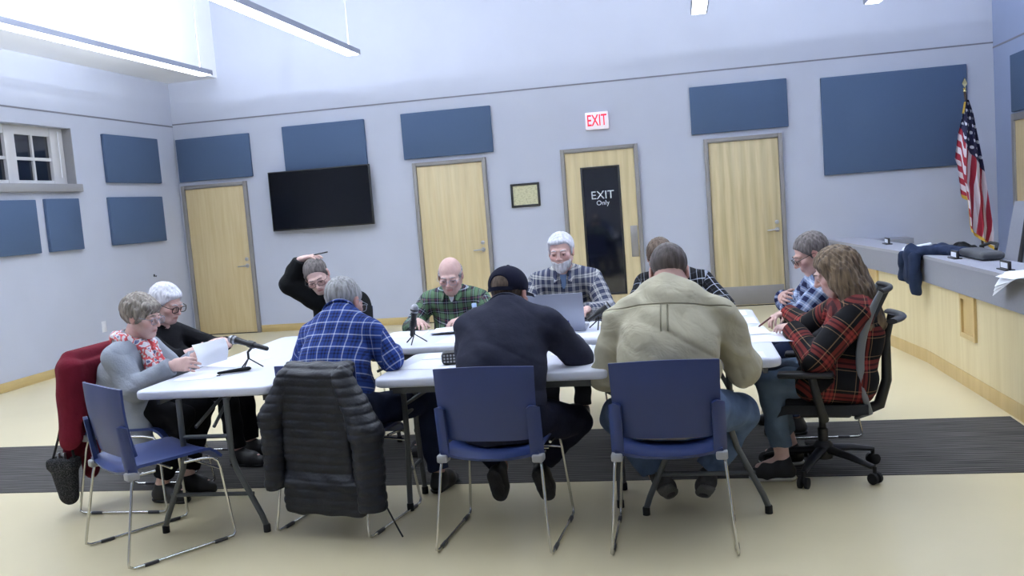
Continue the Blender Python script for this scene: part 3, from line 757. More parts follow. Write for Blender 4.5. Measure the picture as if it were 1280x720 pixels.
door(4, *D_X[3], M['door4'], 2.18, kick=True, hx=1.195)
fr = MB(); fr.span(XR - .04, XR, 11.47, 11.55, 0, 2.13, .004); fr.span(XR - .04, XR, 10.45, 10.53, 0, 2.13, .004); fr.span(XR - .04, XR, 10.53, 11.47, 2.05, 2.13, .004)
d5 = st('door_5', fr, M['frame']); st('door_leaf', MB().span(XR - .02, XR - .002, 10.53, 11.47, .01, 2.05), M['door1'], d5)

# ------------------------------------------------------------------ things on the walls
def wpanel(x0, x1, z0, z1, label):
    o = thing('acoustic_panel', label, 'wall panel', ((x0 + x1) / 2, YB, z0), 0, 'blue acoustic panels')
    mb = MB().span(-(x1 - x0) / 2, (x1 - x0) / 2, -.045, -.001, 0, z1 - z0, .008); mb.build('fabric_cover', M['panel'], o)
wpanel(-7.0, -5.88, 2.216, 2.82, 'blue fabric panel above the corner wood door left of the screen')
wpanel(-5.38, -4.18, 2.246, 2.857, 'blue fabric panel partly hidden by the top of the wall screen')
wpanel(-3.655, -2.413, 2.258, 2.873, 'blue fabric panel above the plain wood door right of the wall screen')
wpanel(.193, 1.395, 2.25, 2.85, 'blue fabric panel above the wood door with the grey kick plate')
wpanel(1.80, 3.50, 1.60, 2.81, 'largest blue fabric panel on the wall beside the flag')
def lpanel(y0, y1, z0, z1, label):
    o = thing('acoustic_panel', label, 'wall panel', (XL, (y0 + y1) / 2, z0), 0, 'blue acoustic panels')
    MB().span(.001, .045, -(y1 - y0) / 2, (y1 - y0) / 2, 0, z1 - z0, .008).build('fabric_cover', M['panel'], o)
lpanel(10.49, 11.71, 2.202, 2.808, 'blue fabric panel on the left wall, upper of the two near the corner')
lpanel(10.465, 11.675, 1.414, 2.02, 'blue fabric panel on the left wall, lower of the two near the corner')
lpanel(9.285, 9.875, 1.408, 2.01, 'narrow blue fabric panel on the left wall just below the window sill end')
lpanel(7.92, 9.125, 1.408, 2.0, 'blue fabric panel under the window, cut by the left photo edge')
o = thing('acoustic_panel', 'blue fabric panel on the right wall above the door opening', 'wall panel', (XR, 10.9, 2.15), 0, 'blue acoustic panels')
MB().span(-.045, -.001, -.62, .62, 0, .64, .008).build('fabric_cover', M['panel'], o)
# television
tv = thing('television', 'large flat black screen mounted on the back wall', 'television', (-4.872, YB, 1.42))
MB().span(-.74, .74, -.13, -.085, 0, .822, .006).build('casing', M['black'], tv)
MB().span(-.725, .725, -.1325, -.1295, .018, .808).build('screen', M['blackgloss'], tv)
MB().span(-.25, .25, -.086, -.001, .25, .6, .0).build('wall_bracket', M['blackmat'], tv)
# exit sign
ex = thing('exit_sign', 'white lit sign with red EXIT letters above the glazed door', 'exit sign', (-1.006, YB, 2.43))
MB().span(-.152, .152, -.055, -.001, 0, .225, .012).build('casing', M['exitwhite'], ex)
me = textmesh('EXIT', .205, .002); o = link('lettering', me, M['exitred'], ex); o.rotation_euler = (PI / 2, 0, 0); o.location = (0, -.0565, .110); o.scale = (.62, 1, 1)
# plaque
pq = thing('framed_certificate', 'small framed certificate with a black frame between two doors', 'framed certificate', (-2.027, YB, 1.495))
f = MB(); w = .03
for q in ((-.196, -.196 + w, 0, .315), (.196 - w, .196, 0, .315), (-.196 + w, .196 - w, 0, w), (-.196 + w, .196 - w, .315 - w, .315)): f.span(q[0], q[1], -.025, -.001, q[2], q[3], .004)
f.build('picture_frame', M['black'], pq)
def certmat():
    m, nt, bs = newmat('certificate_paper'); L = nt.links.new
    tc = N(nt, 'ShaderNodeTexCoord'); mp = N(nt, 'ShaderNodeMapping'); mp.inputs['Scale'].default_value = (30, 1, 70)
    L(tc.outputs['Object'], mp.inputs['Vector']); nz = N(nt, 'ShaderNodeTexNoise'); nz.inputs['Scale'].default_value = 1.; L(mp.outputs['Vector'], nz.inputs['Vector'])
    cr = N(nt, 'ShaderNodeValToRGB'); cr.color_ramp.elements[0].position = .4; cr.color_ramp.elements[1].position = .5
    cr.color_ramp.elements[0].color = (*rgb(176, 172, 140), 1); cr.color_ramp.elements[1].color = (*rgb(200, 196, 160), 1)
    L(nz.outputs['Fac'], cr.inputs['Fac']); L(cr.outputs['Color'], bs.inputs['Base Color']); bs.inputs['Roughness'].default_value = .4; return m
MB().span(-.168, .168, -.012, -.004, .028, .287).build('certificate', certmat(), pq)
# outlet and small wall fitting
ol = thing('wall_outlet', 'small white outlet plate low on the left wall', 'outlet', (XL, 10.12, .37))
MB().span(.0005, .007, -.045, .045, 0, .135, .003).build('cover_plate', M['white'], ol)
for z in (.02, .08): MB().span(.007, .009, -.018, .018, z, z + .035, .001).build('socket', M['white'], ol)
hk = thing('wall_hook', 'tiny dark hook on the left wall above the white haired man', 'hook', (XL, 11.33, .93))
MB().lathe([(.02, 0), (.016, .008)], (.0, 0, .03), (1, 0, 0), 12).tube([(.006, 0, .03), (.03, 0, .012), (.035, 0, .03)], .006, 8).build('hook_body', M['darkgrey'], hk)
# low cabinet behind the dais
lc = thing('low_cabinet', 'low wall cabinet with a grey top seen over the far end of the counter', 'cabinet', (2.42, YB, 0))
MB().span(-.30, .28, -.34, -.002, 0, .70, .004).build('cabinet_body', M['daistrim'], lc)
MB().span(-.33, .33, -.37, -.001, .70, .765, .004).build('cabinet_top', M['counter'], lc)

# ------------------------------------------------------------------ light fixtures
for i, (x, yend, lab) in enumerate(((-5.25, 9.95, 'long linear ceiling light at the left edge, nearest the window'), (-3.38, 9.70, 'long linear ceiling light above the wall screen'),
                                  (.29, 9.55, 'linear ceiling light whose end shows above the glazed exit door'), (2.02, 10.05, 'linear ceiling light whose tip shows above the largest blue panel'))):
    L0 = (8.5, 6.8, 6.2, 5.6)[i]
    t = thing('linear_light', lab, 'ceiling light', (x, yend, 3.28), 0, 'linear ceiling lights')
    h = MB(); h.span(-.082, -.070, -L0, 0, 0, .052); h.span(.070, .082, -L0, 0, 0, .052); h.span(-.070, .070, -L0, 0, .024, .040); h.span(-.082, .082, -.012, .004, 0, .052)
    h.build('housing', M['alu'], t)
    n = int(L0 / 1.22); s = L0 / n
    for k in range(n): MB().span(-.066, .066, -(k + 1) * s + .010, -k * s - .010, -.004, .020).build('diffuser', M['led'], t)
    MB().span(-.066, .066, -L0 + .02, -.02, .045, .0525).build('uplight_lens', M['ledup'], t)
    for k in range(5):
        ld = bpy.data.lights.new('uplight_lamp', 'POINT'); ld.energy = (78, 40, 32, 26)[i]; ld.color = (.77, .86, 1.0); ld.shadow_soft_size = .012
        lo = bpy.data.objects.new('uplight_lamp', ld); COL.objects.link(lo); lo.parent = t; lo.location = (0, -.35 - k * (L0 - .7) / 4, .060)
    for yy in (-.12, -L0 / 2, -L0 + .12): MB().tube([(0, yy, .05), (0, yy, ZC - 3.28)], .003, 6).build('suspension_cable', M['greyblock'], t)

# ------------------------------------------------------------------ carpet strip and counter
o = tag(MB().span(XL + .02, 1.93, 4.92, 6.06, .0003, .0025).build('carpet_strip', M['rug']), 'dark grey ribbed carpet strip across the floor under the tables', 'carpet')
PF = [(1.60, 10.6), (1.746, 9.307), (1.909, 7.907), (1.958, 5.908), (2.03, 2.6)]
def off(P, d):
    out = []
    for i in range(len(P)):
        ns = []
        for j in (i - 1, i):
            if 0 <= j < len(P) - 1:
                e = np.array(P[j + 1]) - np.array(P[j]); ns.append(nrm(np.array([e[1], -e[0]])))   # towards the room
        n_ = nrm(sum(ns)); out.append(tuple(np.array(P[i]) + n_ * d))
    return out
def strip(d0, d1, z0, z1):
    a = off(PF, d0); b = off(PF, d1); n = len(a); vs = []; fs = []
    for (p, q) in zip(a, b): vs += [(*p, z0), (*q, z0), (*q, z1), (*p, z1)]
    for i in range(n - 1):
        o_ = i * 4
        for k in range(4): fs.append((o_ + k, o_ + (k + 1) % 4, o_ + 4 + (k + 1) % 4, o_ + 4 + k))
    fs.append((3, 2, 1, 0)); e = (n - 1) * 4; fs.append((e, e + 1, e + 2, e + 3))
    m = MB(); m.add(vs, fs); return m
sgn = 1 if off([(0, 1), (0, 0)], 1)[0][0] < 0 else -1
cd = thing('counter', 'long pale wood council counter with a grey ledge along the right side', 'counter', (1.909, 7.907, 0))
def cb(name, mb, m):
    for i, v in enumerate(mb.v): mb.v[i] = (v[0] - 1.909, v[1] - 7.907, v[2])
    return mb.build(name, m, cd)
cb('front_panel', strip(-.06, 0, .10, .70), M['daiswood'])
cb('kick_board', strip(-.05, .006 * sgn, 0, .105), M['daistrim'])
cb('ledge_face', strip(-.05, .03 * sgn, .675, .865), M['counter'])
cb('counter_top', strip(-.30 * sgn, .035 * sgn, .865, .89), M['countertop'])
cb('back_panel', strip(-.30 * sgn, -.26 * sgn, .05, .866), M['daistrim'])
cb('desk_top', strip(-.55 * sgn, -.30 * sgn, .70, .73), M['countertop'])
def recess(p, q, z0, z1):
    p = np.array(p); q = np.array(q); e = nrm(q - p); n_ = np.array([e[1], -e[0]]) * sgn; Lw = np.linalg.norm(q - p)
    f = MB(); g = MB(); w = .035
    def bx(mb, u0, u1, a, b, d0, d1):
        vs = []
        for z in (a, b):
            for u, d in ((u0, d0), (u1, d0), (u1, d1), (u0, d1)):
                c = p + e * u + n_ * d; vs.append((c[0], c[1], z))
        mb.add(vs, [(3, 2, 1, 0), (4, 5, 6, 7), (0, 1, 5, 4), (1, 2, 6, 5), (2, 3, 7, 6), (3, 0, 4, 7)])
    bx(f, 0, w, z0, z1, -.01, .02); bx(f, Lw - w, Lw, z0, z1, -.01, .02); bx(f, w, Lw - w, z0, z0 + w, -.01, .02); bx(f, w, Lw - w, z1 - w, z1, -.01, .02)
    bx(g, w, Lw - w, z0 + w, z1 - w, .0, .003)
    fr_ = cb('vent_frame', f, M['daistrim'])
    for i, v in enumerate(g.v): g.v[i] = (v[0] - 1.909, v[1] - 7.907, v[2])
    g.build('vent_panel', M['daistrim'], fr_)
recess((1.932, 7.0), (1.940, 6.69), .36, .672)
recess((1.742, 9.34), (1.777, 9.04), .36, .672)
st('wall_dais', MB().span(3.0, 3.02, 2.6, 2.62, 0, .02), M['base']) if False else None
# ------------------------------------------------------------------ tables
def table(x0, x1, y0, y1, axis, label, ins=.36, li=.095, sp_=.15, insL=None):
    cx, cy = (x0 + x1) / 2, (y0 + y1) / 2
    L = (y1 - y0) if axis == 'y' else (x1 - x0); W = (x1 - x0) if axis == 'y' else (y1 - y0)
    t = thing('folding_table', label, 'table', (cx, cy, 0), PI / 2 if axis == 'y' else 0, 'white folding tables')
    r = .055; poly = []
    for sx, sy, a0 in ((1, 1, 0), (-1, 1, 90), (-1, -1, 180), (1, -1, 270)):
        for k in range(7):
            a = math.radians(a0 + 15 * k); poly.append((sx * (L / 2 - r) + r * math.cos(a), sy * (W / 2 - r) + r * math.sin(a)))
    mb = MB(); n = len(poly); rings = []
    for z, ins in ((.700, .010), (.704, .003), (.712, 0), (.735, 0), (.742, .004), (.745, .012)):
        rings.append([(x * (1 - ins / (L / 2)), y * (1 - ins / (W / 2)), z) for x, y in poly])
    vs = [p for q in rings for p in q]; fs = []
    for i in range(len(rings) - 1):
        for k in range(n): fs.append((i * n + k, i * n + (k + 1) % n, (i + 1) * n + (k + 1) % n, (i + 1) * n + k))
    fs.append(tuple(range(n - 1, -1, -1))); fs.append(tuple((len(rings) - 1) * n + k for k in range(n)))
    mb.add(vs, fs, True); top = mb.build('tabletop', M['tablewhite'], t)
    for q in (-1, 1): MB().span(-L / 2 + .08, L / 2 - .08, q * W / 2 - .02 - q * .08, q * W / 2 - q * .08, .66, .702).build('side_rail', M['tableleg'], t)
    for s in (-1, 1):
        x = s * (L / 2 - (insL if (insL is not None and s < 0) else ins))
        for q in (-1, 1):
            yi, yo = q * (W / 2 - li - sp_), q * (W / 2 - li)
            lg = MB().tube([(x, yi, .695), (x, yi, .40), (x, yi + (yo - yi) * .12, .33), (x, yo - (yo - yi) * .14, .09), (x, yo, .03)], .0145, 10)
            lo = lg.build('leg', M['tableleg'], t)
            MB().lathe([(.018, 0), (.018, .035), (.015, .04)], (x, yo, .001), (0, 0, 1), 12).build('foot_cap', M['blackmat'], lo)
        [MB().tube([(x, -(W / 2 - li - sp_ * (1. if z > .3 else .35)), z), (x, (W / 2 - li - sp_ * (1. if z > .3 else .35)), z)], .011, 8).build('crossbar', M['tableleg'], t) for z in (.20, .50)]
        [MB().tube([(x, q, .55), (x - s * min(.34, L * .22), q * .2, .695)], .009, 8).build('brace', M['tableleg'], t) for q in (-.05, .05)]
    MB().span(L / 2 - .02, L / 2 + .002, -.03, .03, .705, .73, .003).build('edge_latch', M['greyblock'], t)
    return t
TL = (-2.80, -2.05, 4.19, 6.02)
table(*TL, 'y', 'white folding table at the left end where the woman in grey reads')
table(-.345, .42, 4.36, 6.18, 'y', 'white folding table at the right end beside the long haired woman')
table(-1.535, -.37, 4.245, 5.005, 'x', 'white folding table in the front row before the man in the cap', .115, .24, .05, .06)
table(-1.98, -.365, 5.23, 5.98, 'x', 'white folding table in the far row holding the laptop', .25, .1, .08)

# ------------------------------------------------------------------ blue sled chairs
def make_chair(label):
    t = thing('stacking_chair', label, 'chair', (0, 0, 0), 0, 'blue stacking chairs')
    def back(u, v):
        x = (u - .5) * 2; z = .512 + v * .325; w = .222 + .010 * v
        edge = (abs(x) ** 3) * .030
        return (x * w, -.205 - .040 * v + edge - .012 * math.sin(PI * v), z - .010 * (1 - abs(x) ** 4) * (1 if v < .02 else 0) + (.010 * (1 - x * x) if v > .98 else 0))
    MB().sheet(back, 18, 10, .013).build('backrest', M['bluepl'], t)
    def seat(u, v):
        x = (u - .5) * 2; y = -.225 + v * .47; z = .452 - .014 * math.sin(PI * min(1, v * 1.15)) * (1 - x * x * .8) + .012 * abs(x) ** 3
        if v > .82: z -= .055 * ((v - .82) / .18) ** 2
        if v < .12: z += -.012 * (1 - v / .12) - .022 * (1 - v / .12) * (1 - x * x)
        return (x * (.228 - .012 * v), y, z)
    MB().sheet(seat, 16, 16, .014).build('seat', M['bluepl'], t)
    for s in (-1, 1):
        u = MB(); u.sheet(lambda a, b: (s * (.190 + .048 * a), -.214 - .026 * b + .030 * a ** 3, .432 + .235 * b * (1 - .05 * abs(2 * a - 1) ** 2)), 8, 8, .020)
        u.build('back_upright', M['bluepl'], t)
        MB().box((s * .222, -.208, .426), (.05, .062, .036), .008).build('joint_block', M['greyblock'], t)
        xo, xi = s * .266, s * .228
        pts = [(xi, -.10, .425), (xi, -.185, .424), (s * .232, -.212, .408), (s * .237, -.222, .37), (s * .262, -.282, .05), (xo, -.285, .022), (xo, -.262, .010), (xo, -.20, .0095), (xo, .20, .0095), (xo, .238, .011), (xo, .252, .03), (s * .262, .245, .07), (s * .236, .222, .36), (s * .232, .214, .395), (s * .226, .19, .416), (s * .222, .13, .424), (s * .220, .05, .426)]
        lg = MB().tube(pts, .0068, 10).build('sled_leg', M['chrome'], t)
        for y in (-.18, .17): MB().box((xo, y, .0085), (.017, .07, .016), .004).build('floor_glide', M['glide'], lg)
    MB().tube([(-.228, -.02, .418), (.228, -.02, .418)], .006, 8).build('crossbar', M['chrome'], t); MB().tube([(-.236, .221, .355), (-.15, .19, .372), (.15, .19, .372), (.236, .221, .355)], .006, 8).build('crossbar', M['chrome'], t)
    return t
ch0 = make_chair('empty blue stacking chair standing at the front left corner')
def put(o, x, y, rz): o.location = (x, y, 0); o.rotation_euler = (0, 0, rz)
put(ch0, -2.645, 4.085, math.radians(-35))
for lab, x, y, rz in (('blue chair seating the man in the navy cap', -.89, 4.155, -.07), ('blue chair seating the man in the tan shirt', -.11, 4.12, -.01),
                      ('blue chair under the black quilted jacket', -1.76, 4.40, -.20), ('blue chair with the maroon coat over its back', -3.13, 4.77, -PI / 2),
                      ('blue chair seating the white haired man in black at the left table', -3.36, 5.52, -PI / 2), ('blue chair seating the man with his arm over his head', -2.66, 6.66, PI),
                      ('blue chair seating the bald man in green check', -1.67, 6.62, PI), ('blue chair seating the bearded man behind the laptop', -.86, 6.74, PI), ('blue chair seating the man hidden behind the tan shirt', -.06, 6.76, PI)):
    c = copy_tree(ch0); put(c, x, y, rz); c['label'] = lab

# ------------------------------------------------------------------ office chairs
def office_chair(label):
    t = thing('office_chair', label, 'office chair', (0, 0, 0), 0, 'office chairs on castors')
    # faces +y locally
    def seat(u, v):
        x = (u - .5) * 2; y = -.23 + v * .47
        return (x * .245, y, .395 - .02 * math.sin(PI * v) * (1 - x * x) - (.03 * ((v - .8) / .2) ** 2 if v > .8 else 0))
    MB().sheet(seat, 12, 12, .045).build('seat', M['mesh'], t)
    def bk(u, v):
        x = (u - .5) * 2; z = .48 + v * .50; y = -.22 - .10 * v - .05 * math.sin(PI * v) * -1 + .05 * x * x - .04
        return (x * (.215 - .02 * v), y, z)
    b = MB().sheet(bk, 12, 14, .008).build('backrest', M['mesh'], t)
    for s in (-1, 1):
        p = [bk(.5 + s * .5, k / 10) for k in range(11)]; p = [(s * .15, -.17, .335), (s * .195, -.235, .37)] + p
        MB().tube(p, [.016, .02] + [.017 + .009 * math.sin(PI * k / 10) for k in range(11)], 10, flat=.7).build('back_stile', M['greyfab'], t)
    MB().tube([bk(k / 10, 1.0) for k in range(11)], .014, 10).build('top_rail', M['black'], t)
    MB().tube([(s_ * .19, -.335 - .05 * (1 - (s_) ** 2) - .02, .83) for s_ in np.linspace(-1, 1, 9)], .028, 10, flat=.5).build('lumbar_support', M['black'], t)
    MB().tube([(0, -.05, .34), (0, -.20, .335), (0, -.285, .37), (0, -.325, .50), (0, -.33, .72), (0, -.36, .84)], [.03, .032, .03, .026, .022, .018], 12).build('back_spine', M['black'], t)
    for s in (-1, 1):
        a = MB().tube([(s * .13, .0, .35), (s * .285, -.02, .355), (s * .30, .0, .44), (s * .30, .03, .575)], [.02, .024, .022, .02], 10, flat=.7).build('arm_post', M['black'], t)
        MB().box((s * .295, .06, .588), (.085, .27, .03), .013).build('arm_pad', M['black'], a)
    MB().box((0, -.02, .345), (.22, .26, .05), .015).build('tilt_mechanism', M['black'], t)
    MB().lathe([(.026, .10), (.026, .24), (.018, .245), (.018, .335)], (0, 0, 0), (0, 0, 1), 16).build('gas_lift', M['black'], t)
    MB().lathe([(.045, .08), (.05, .10), (.05, .155), (.035, .175)], (0, 0, 0), (0, 0, 1), 16).build('base_hub', M['black'], t)
    for k in range(5):
        a = 2 * PI * k / 5 + .32; d = V(math.cos(a), math.sin(a), 0)
        l = MB().tube([d * .03 + UP * .13, d * .16 + UP * .115, d * .30 + UP * .085], [.030, .025, .018], 10, flat=.75).build('base_leg', M['black'], t)
        e = d * .305; w = nrm(np.cross(d, UP))
        c = MB()
        for q in (-1, 1): c.lathe([(.012, 0), (.029, .003), (.029, .020), (.012, .023)], e + UP * .030 + w * q * .006, w * q, 18)
        c.tube([e + UP * .03, e + UP * .09], .010, 8); c.build('caster', M['blackmat'], l)
    return t
oc = office_chair('black office chair on castors seating the long haired woman'); del oc['group']; put(oc, .67, 5.0, PI / 2 - .17)
o2 = copy_tree(ch0); o2['label'] = 'blue chair seating the man in pale blue check with folded arms'; put(o2, .70, 5.93, PI / 2)
# chair behind the counter
o3 = thing('tall_chair', 'grey high backed chair behind the counter at the right photo edge', 'chair', (2.67, 8.9, 0), PI / 2 - .1)
def tb(u, v): x = (u - .5) * 2; return (x * (.24 - .03 * v ** 2), -.24 - .12 * v + .05 * x * x, .52 + v * .70)
MB().sheet(tb, 10, 12, .045).build('backrest', M['counter'], o3)
MB().sheet(lambda u, v: ((u - .5) * .48, -.24 + v * .48, .50 - .03 * v * v), 8, 8, .07).build('seat', M['counter'], o3)
[MB().tube([tb(q, k / 8) for k in range(9)], .02, 8).build('back_stile', M['black'], o3) for q in (0, 1)]
MB().lathe([(.025, .06), (.025, .46)], (0, 0, 0), (0, 0, 1), 14).build('pedestal', M['black'], o3)
for k in range(5):
    a = 2 * PI * k / 5; d = V(math.cos(a), math.sin(a), 0); MB().tube([d * .02 + UP * .09, d * .3 + UP * .03], [.028, .02], 8).lathe([(.02, 0), (.02, .03)], d * .3, (0, 0, 1), 10).build('base_leg', M['black'], o3)
# ------------------------------------------------------------------ clothes and skin
def blotch(name, stops, scale, rough=.9):
    m, nt, bs = newmat(name); L = nt.links.new
    tc = N(nt, 'ShaderNodeTexCoord'); vo = N(nt, 'ShaderNodeTexNoise'); vo.inputs['Scale'].default_value = scale; vo.inputs['Detail'].default_value = 1
    L(tc.outputs['Object'], vo.inputs['Vector']); cr = ramp_const(nt, stops); L(vo.outputs['Fac'], cr.inputs['Fac']); L(cr.outputs['Color'], bs.inputs['Base Color'])
    bs.inputs['Roughness'].default_value = rough; bs.inputs['Specular IOR Level'].default_value = .2; return m
def cloth(name, c, var=.08, bump=.25, bscale=40, rough=.9): return mat(name, c, rough, var=var, scale=14, bump=bump, bscale=bscale, spec=.15)
SK = {k: skinmat('skin_' + k, rgb(*c)) for k, c in dict(a=(204, 168, 156), b=(208, 172, 162), c=(192, 154, 142), d=(182, 142, 130), e=(214, 180, 170)).items()}
nv, rb, wh, bk, gr = rgb(26, 32, 70), rgb(44, 70, 142), rgb(214, 222, 240), rgb(16, 16, 20), rgb(96, 100, 112)
M['p4'] = plaid('check_royal_blue', [(0, rb), (.30, nv), (.44, rb), (.56, nv), (.70, rb), (.90, wh), (.985, rb)], [(0, rb), (.30, nv), (.44, rb), (.56, nv), (.70, rb), (.88, wh), (.975, rb)], .066, .066)
gn, dk, mg = rgb(100, 132, 100), rgb(40, 40, 58), rgb(126, 76, 96)
M['p5'] = plaid('check_green', [(0, gn), (.34, dk), (.50, wh), (.54, dk), (.72, mg), (.78, dk), (.88, gn)], [(0, gn), (.34, dk), (.48, wh), (.53, dk), (.72, mg), (.80, dk), (.90, gn)], .072, .072)
cr_, sl = rgb(204, 202, 198), rgb(64, 70, 94)
M['p7'] = plaid('check_grey', [(0, sl), (.42, cr_), (.58, rgb(120, 126, 138)), (.66, cr_), (.80, sl)], [(0, sl), (.42, cr_), (.58, rgb(110, 116, 130)), (.66, cr_), (.80, sl)], .052, .052)
M['p9'] = plaid('check_black', [(0, bk), (.42, rgb(60, 62, 70)), (.50, bk), (.86, wh), (.95, bk)], [(0, bk), (.42, rgb(60, 62, 70)), (.50, bk), (.86, wh), (.95, bk)], .062, .062)
lb_ = rgb(150, 166, 198)
M['p10'] = plaid('check_pale_blue', [(0, nv), (.30, lb_), (.50, wh), (.62, lb_), (.80, nv)], [(0, nv), (.30, lb_), (.50, wh), (.62, lb_), (.80, nv)], .06, .06)
rd, tn = rgb(150, 58, 52), rgb(160, 130, 96)
M['p11'] = plaid('flannel_red_black', [(0, bk), (.52, tn), (.545, bk), (.60, rd), (.68, rgb(84, 26, 30)), (.74, rd), (.84, bk), (.93, tn), (.955, bk)], [(0, bk), (.52, tn), (.545, bk), (.60, rd), (.68, rgb(84, 26, 30)), (.74, rd), (.84, bk), (.93, tn), (.955, bk)], .165, .165)
M['cardi'] = cloth('grey_knit', rgb(142, 147, 156), .05, .3, 90)
M['blackknit'] = cloth('black_knit', rgb(20, 20, 24), .15, .3, 90)
M['blackfleece'] = cloth('black_fleece', rgb(17, 18, 20), .15, .3, 60)
M['navyjk'] = cloth('navy_jacket_cloth', rgb(42, 44, 58), .08, .3, 22)
M['capm'] = cloth('navy_cap_cloth', rgb(22, 24, 42), .08, .15, 150)
M['navyp'] = cloth('navy_trousers', rgb(24, 26, 42), .1)
M['blackp'] = cloth('black_trousers', rgb(15, 15, 19), .1)
M['jeans'] = cloth('blue_denim', rgb(86, 104, 132), .18, .2, 160)
M['jeansd'] = cloth('dark_denim', rgb(34, 42, 66), .15, .2, 160)
M['jeansg'] = cloth('grey_blue_denim', rgb(86, 102, 122), .12, .2, 160)
M['teew'] = cloth('white_cotton', rgb(226, 228, 236), .03)
M['teeb'] = cloth('blue_cotton', rgb(116, 140, 176), .05)
M['shoeb'] = mat('black_shoe', rgb(20, 20, 22), .5, var=.1)
M['shoeg'] = mat('grey_trainer', rgb(66, 64, 64), .8, var=.35, scale=25)
M['soleg'] = mat('grey_sole', rgb(104, 102, 100), .8, var=.1, scale=40, bump=.4, bscale=120)
M['soled'] = mat('dark_sole', rgb(46, 44, 44), .8, var=.15, scale=40, bump=.5, bscale=120)
M['solew'] = mat('white_sole', rgb(206, 204, 198), .7, var=.04)
M['sockp'] = cloth('bare_ankle_tone', rgb(176, 126, 120), .06)
def tanmat():
    """sand coloured work shirt: yoke seam, box pleat edges and cloth creases as bump over the back"""
    m, nt, bs = newmat('tan_work_shirt'); L = nt.links.new
    at = N(nt, 'ShaderNodeAttribute', attribute_name='puv'); sp = N(nt, 'ShaderNodeSeparateXYZ'); L(at.outputs['Vector'], sp.inputs[0])
    def band(sock, c, w):
        a = N(nt, 'ShaderNodeMath', operation='SUBTRACT'); a.inputs[1].default_value = c; L(sock, a.inputs[0])
        b = N(nt, 'ShaderNodeMath', operation='ABSOLUTE'); L(a.outputs[0], b.inputs[0])
        d = N(nt, 'ShaderNodeMapRange'); d.inputs[1].default_value = 0; d.inputs[2].default_value = w; d.inputs[3].default_value = 1; d.inputs[4].default_value = 0; L(b.outputs[0], d.inputs[0]); return d.outputs[0]
    def mul(a, b):
        n_ = N(nt, 'ShaderNodeMath', operation='MULTIPLY'); L(a, n_.inputs[0]); L(b, n_.inputs[1]); return n_.outputs[0]
    def add(a, b):
        n_ = N(nt, 'ShaderNodeMath', operation='ADD'); L(a, n_.inputs[0]); L(b, n_.inputs[1]); return n_.outputs[0]
    def lt(sock, c, op='LESS_THAN'):
        n_ = N(nt, 'ShaderNodeMath', operation=op); n_.inputs[1].default_value = c; L(sock, n_.inputs[0]); return n_.outputs[0]
    body = lt(sp.outputs['Z'], .5)
    seam = mul(band(sp.outputs['Y'], .465, .006), body)
    pl = mul(mul(add(band(sp.outputs['X'], .004, .005), band(sp.outputs['X'], -.026, .005)), body), mul(lt(sp.outputs['Y'], .462), lt(sp.outputs['Y'], .33, 'GREATER_THAN')))
    tot = add(seam, pl)
    tc = N(nt, 'ShaderNodeTexCoord'); nz = N(nt, 'ShaderNodeTexNoise'); nz.inputs['Scale'].default_value = 7.; nz.inputs['Detail'].default_value = 3; nz.inputs['Distortion'].default_value = 1.2; L(tc.outputs['Object'], nz.inputs['Vector'])
    sb = N(nt, 'ShaderNodeMath', operation='SUBTRACT'); L(nz.outputs['Fac'], sb.inputs[0]); L(tot, sb.inputs[1])
    bp = N(nt, 'ShaderNodeBump'); bp.inputs['Strength'].default_value = .8; bp.inputs['Distance'].default_value = .016; L(sb.outputs[0], bp.inputs['Height']); L(bp.outputs['Normal'], bs.inputs['Normal'])
    mx = N(nt, 'ShaderNodeMix', data_type='RGBA'); mx.inputs[6].default_value = (*rgb(178, 172, 150), 1); mx.inputs[7].default_value = (*rgb(128, 122, 100), 1)
    ml = N(nt, 'ShaderNodeMath', operation='MULTIPLY'); ml.inputs[1].default_value = .55; L(tot, ml.inputs[0]); L(ml.outputs[0], mx.inputs[0]); L(mx.outputs[2], bs.inputs['Base Color'])
    bs.inputs['Roughness'].default_value = .9; bs.inputs['Specular IOR Level'].default_value = .15; return m
M['tan'] = tanmat()
H_ = lambda n, a, b, st_=(70, 70, 9): hairmat(n, rgb(*a), rgb(*b), st_)
M['hgrey'] = H_('hair_grey', (116, 114, 114), (176, 176, 178)); M['hwhite'] = H_('hair_white', (196, 196, 204), (238, 238, 244))
M['hblond'] = H_('hair_grey_blond', (104, 96, 88), (160, 152, 142)); M['hsalt'] = H_('hair_salt_pepper', (72, 66, 64), (122, 114, 112))
M['hbrown'] = H_('hair_brown', (66, 52, 42), (104, 88, 74)); M['hlong'] = H_('hair_long_brown', (70, 57, 45), (138, 118, 94), (60, 60, 6))
M['hdark'] = H_('hair_cropped_dark', (62, 54, 52), (98, 90, 88)); M['beardw'] = H_('beard_white', (186, 184, 186), (228, 226, 230))

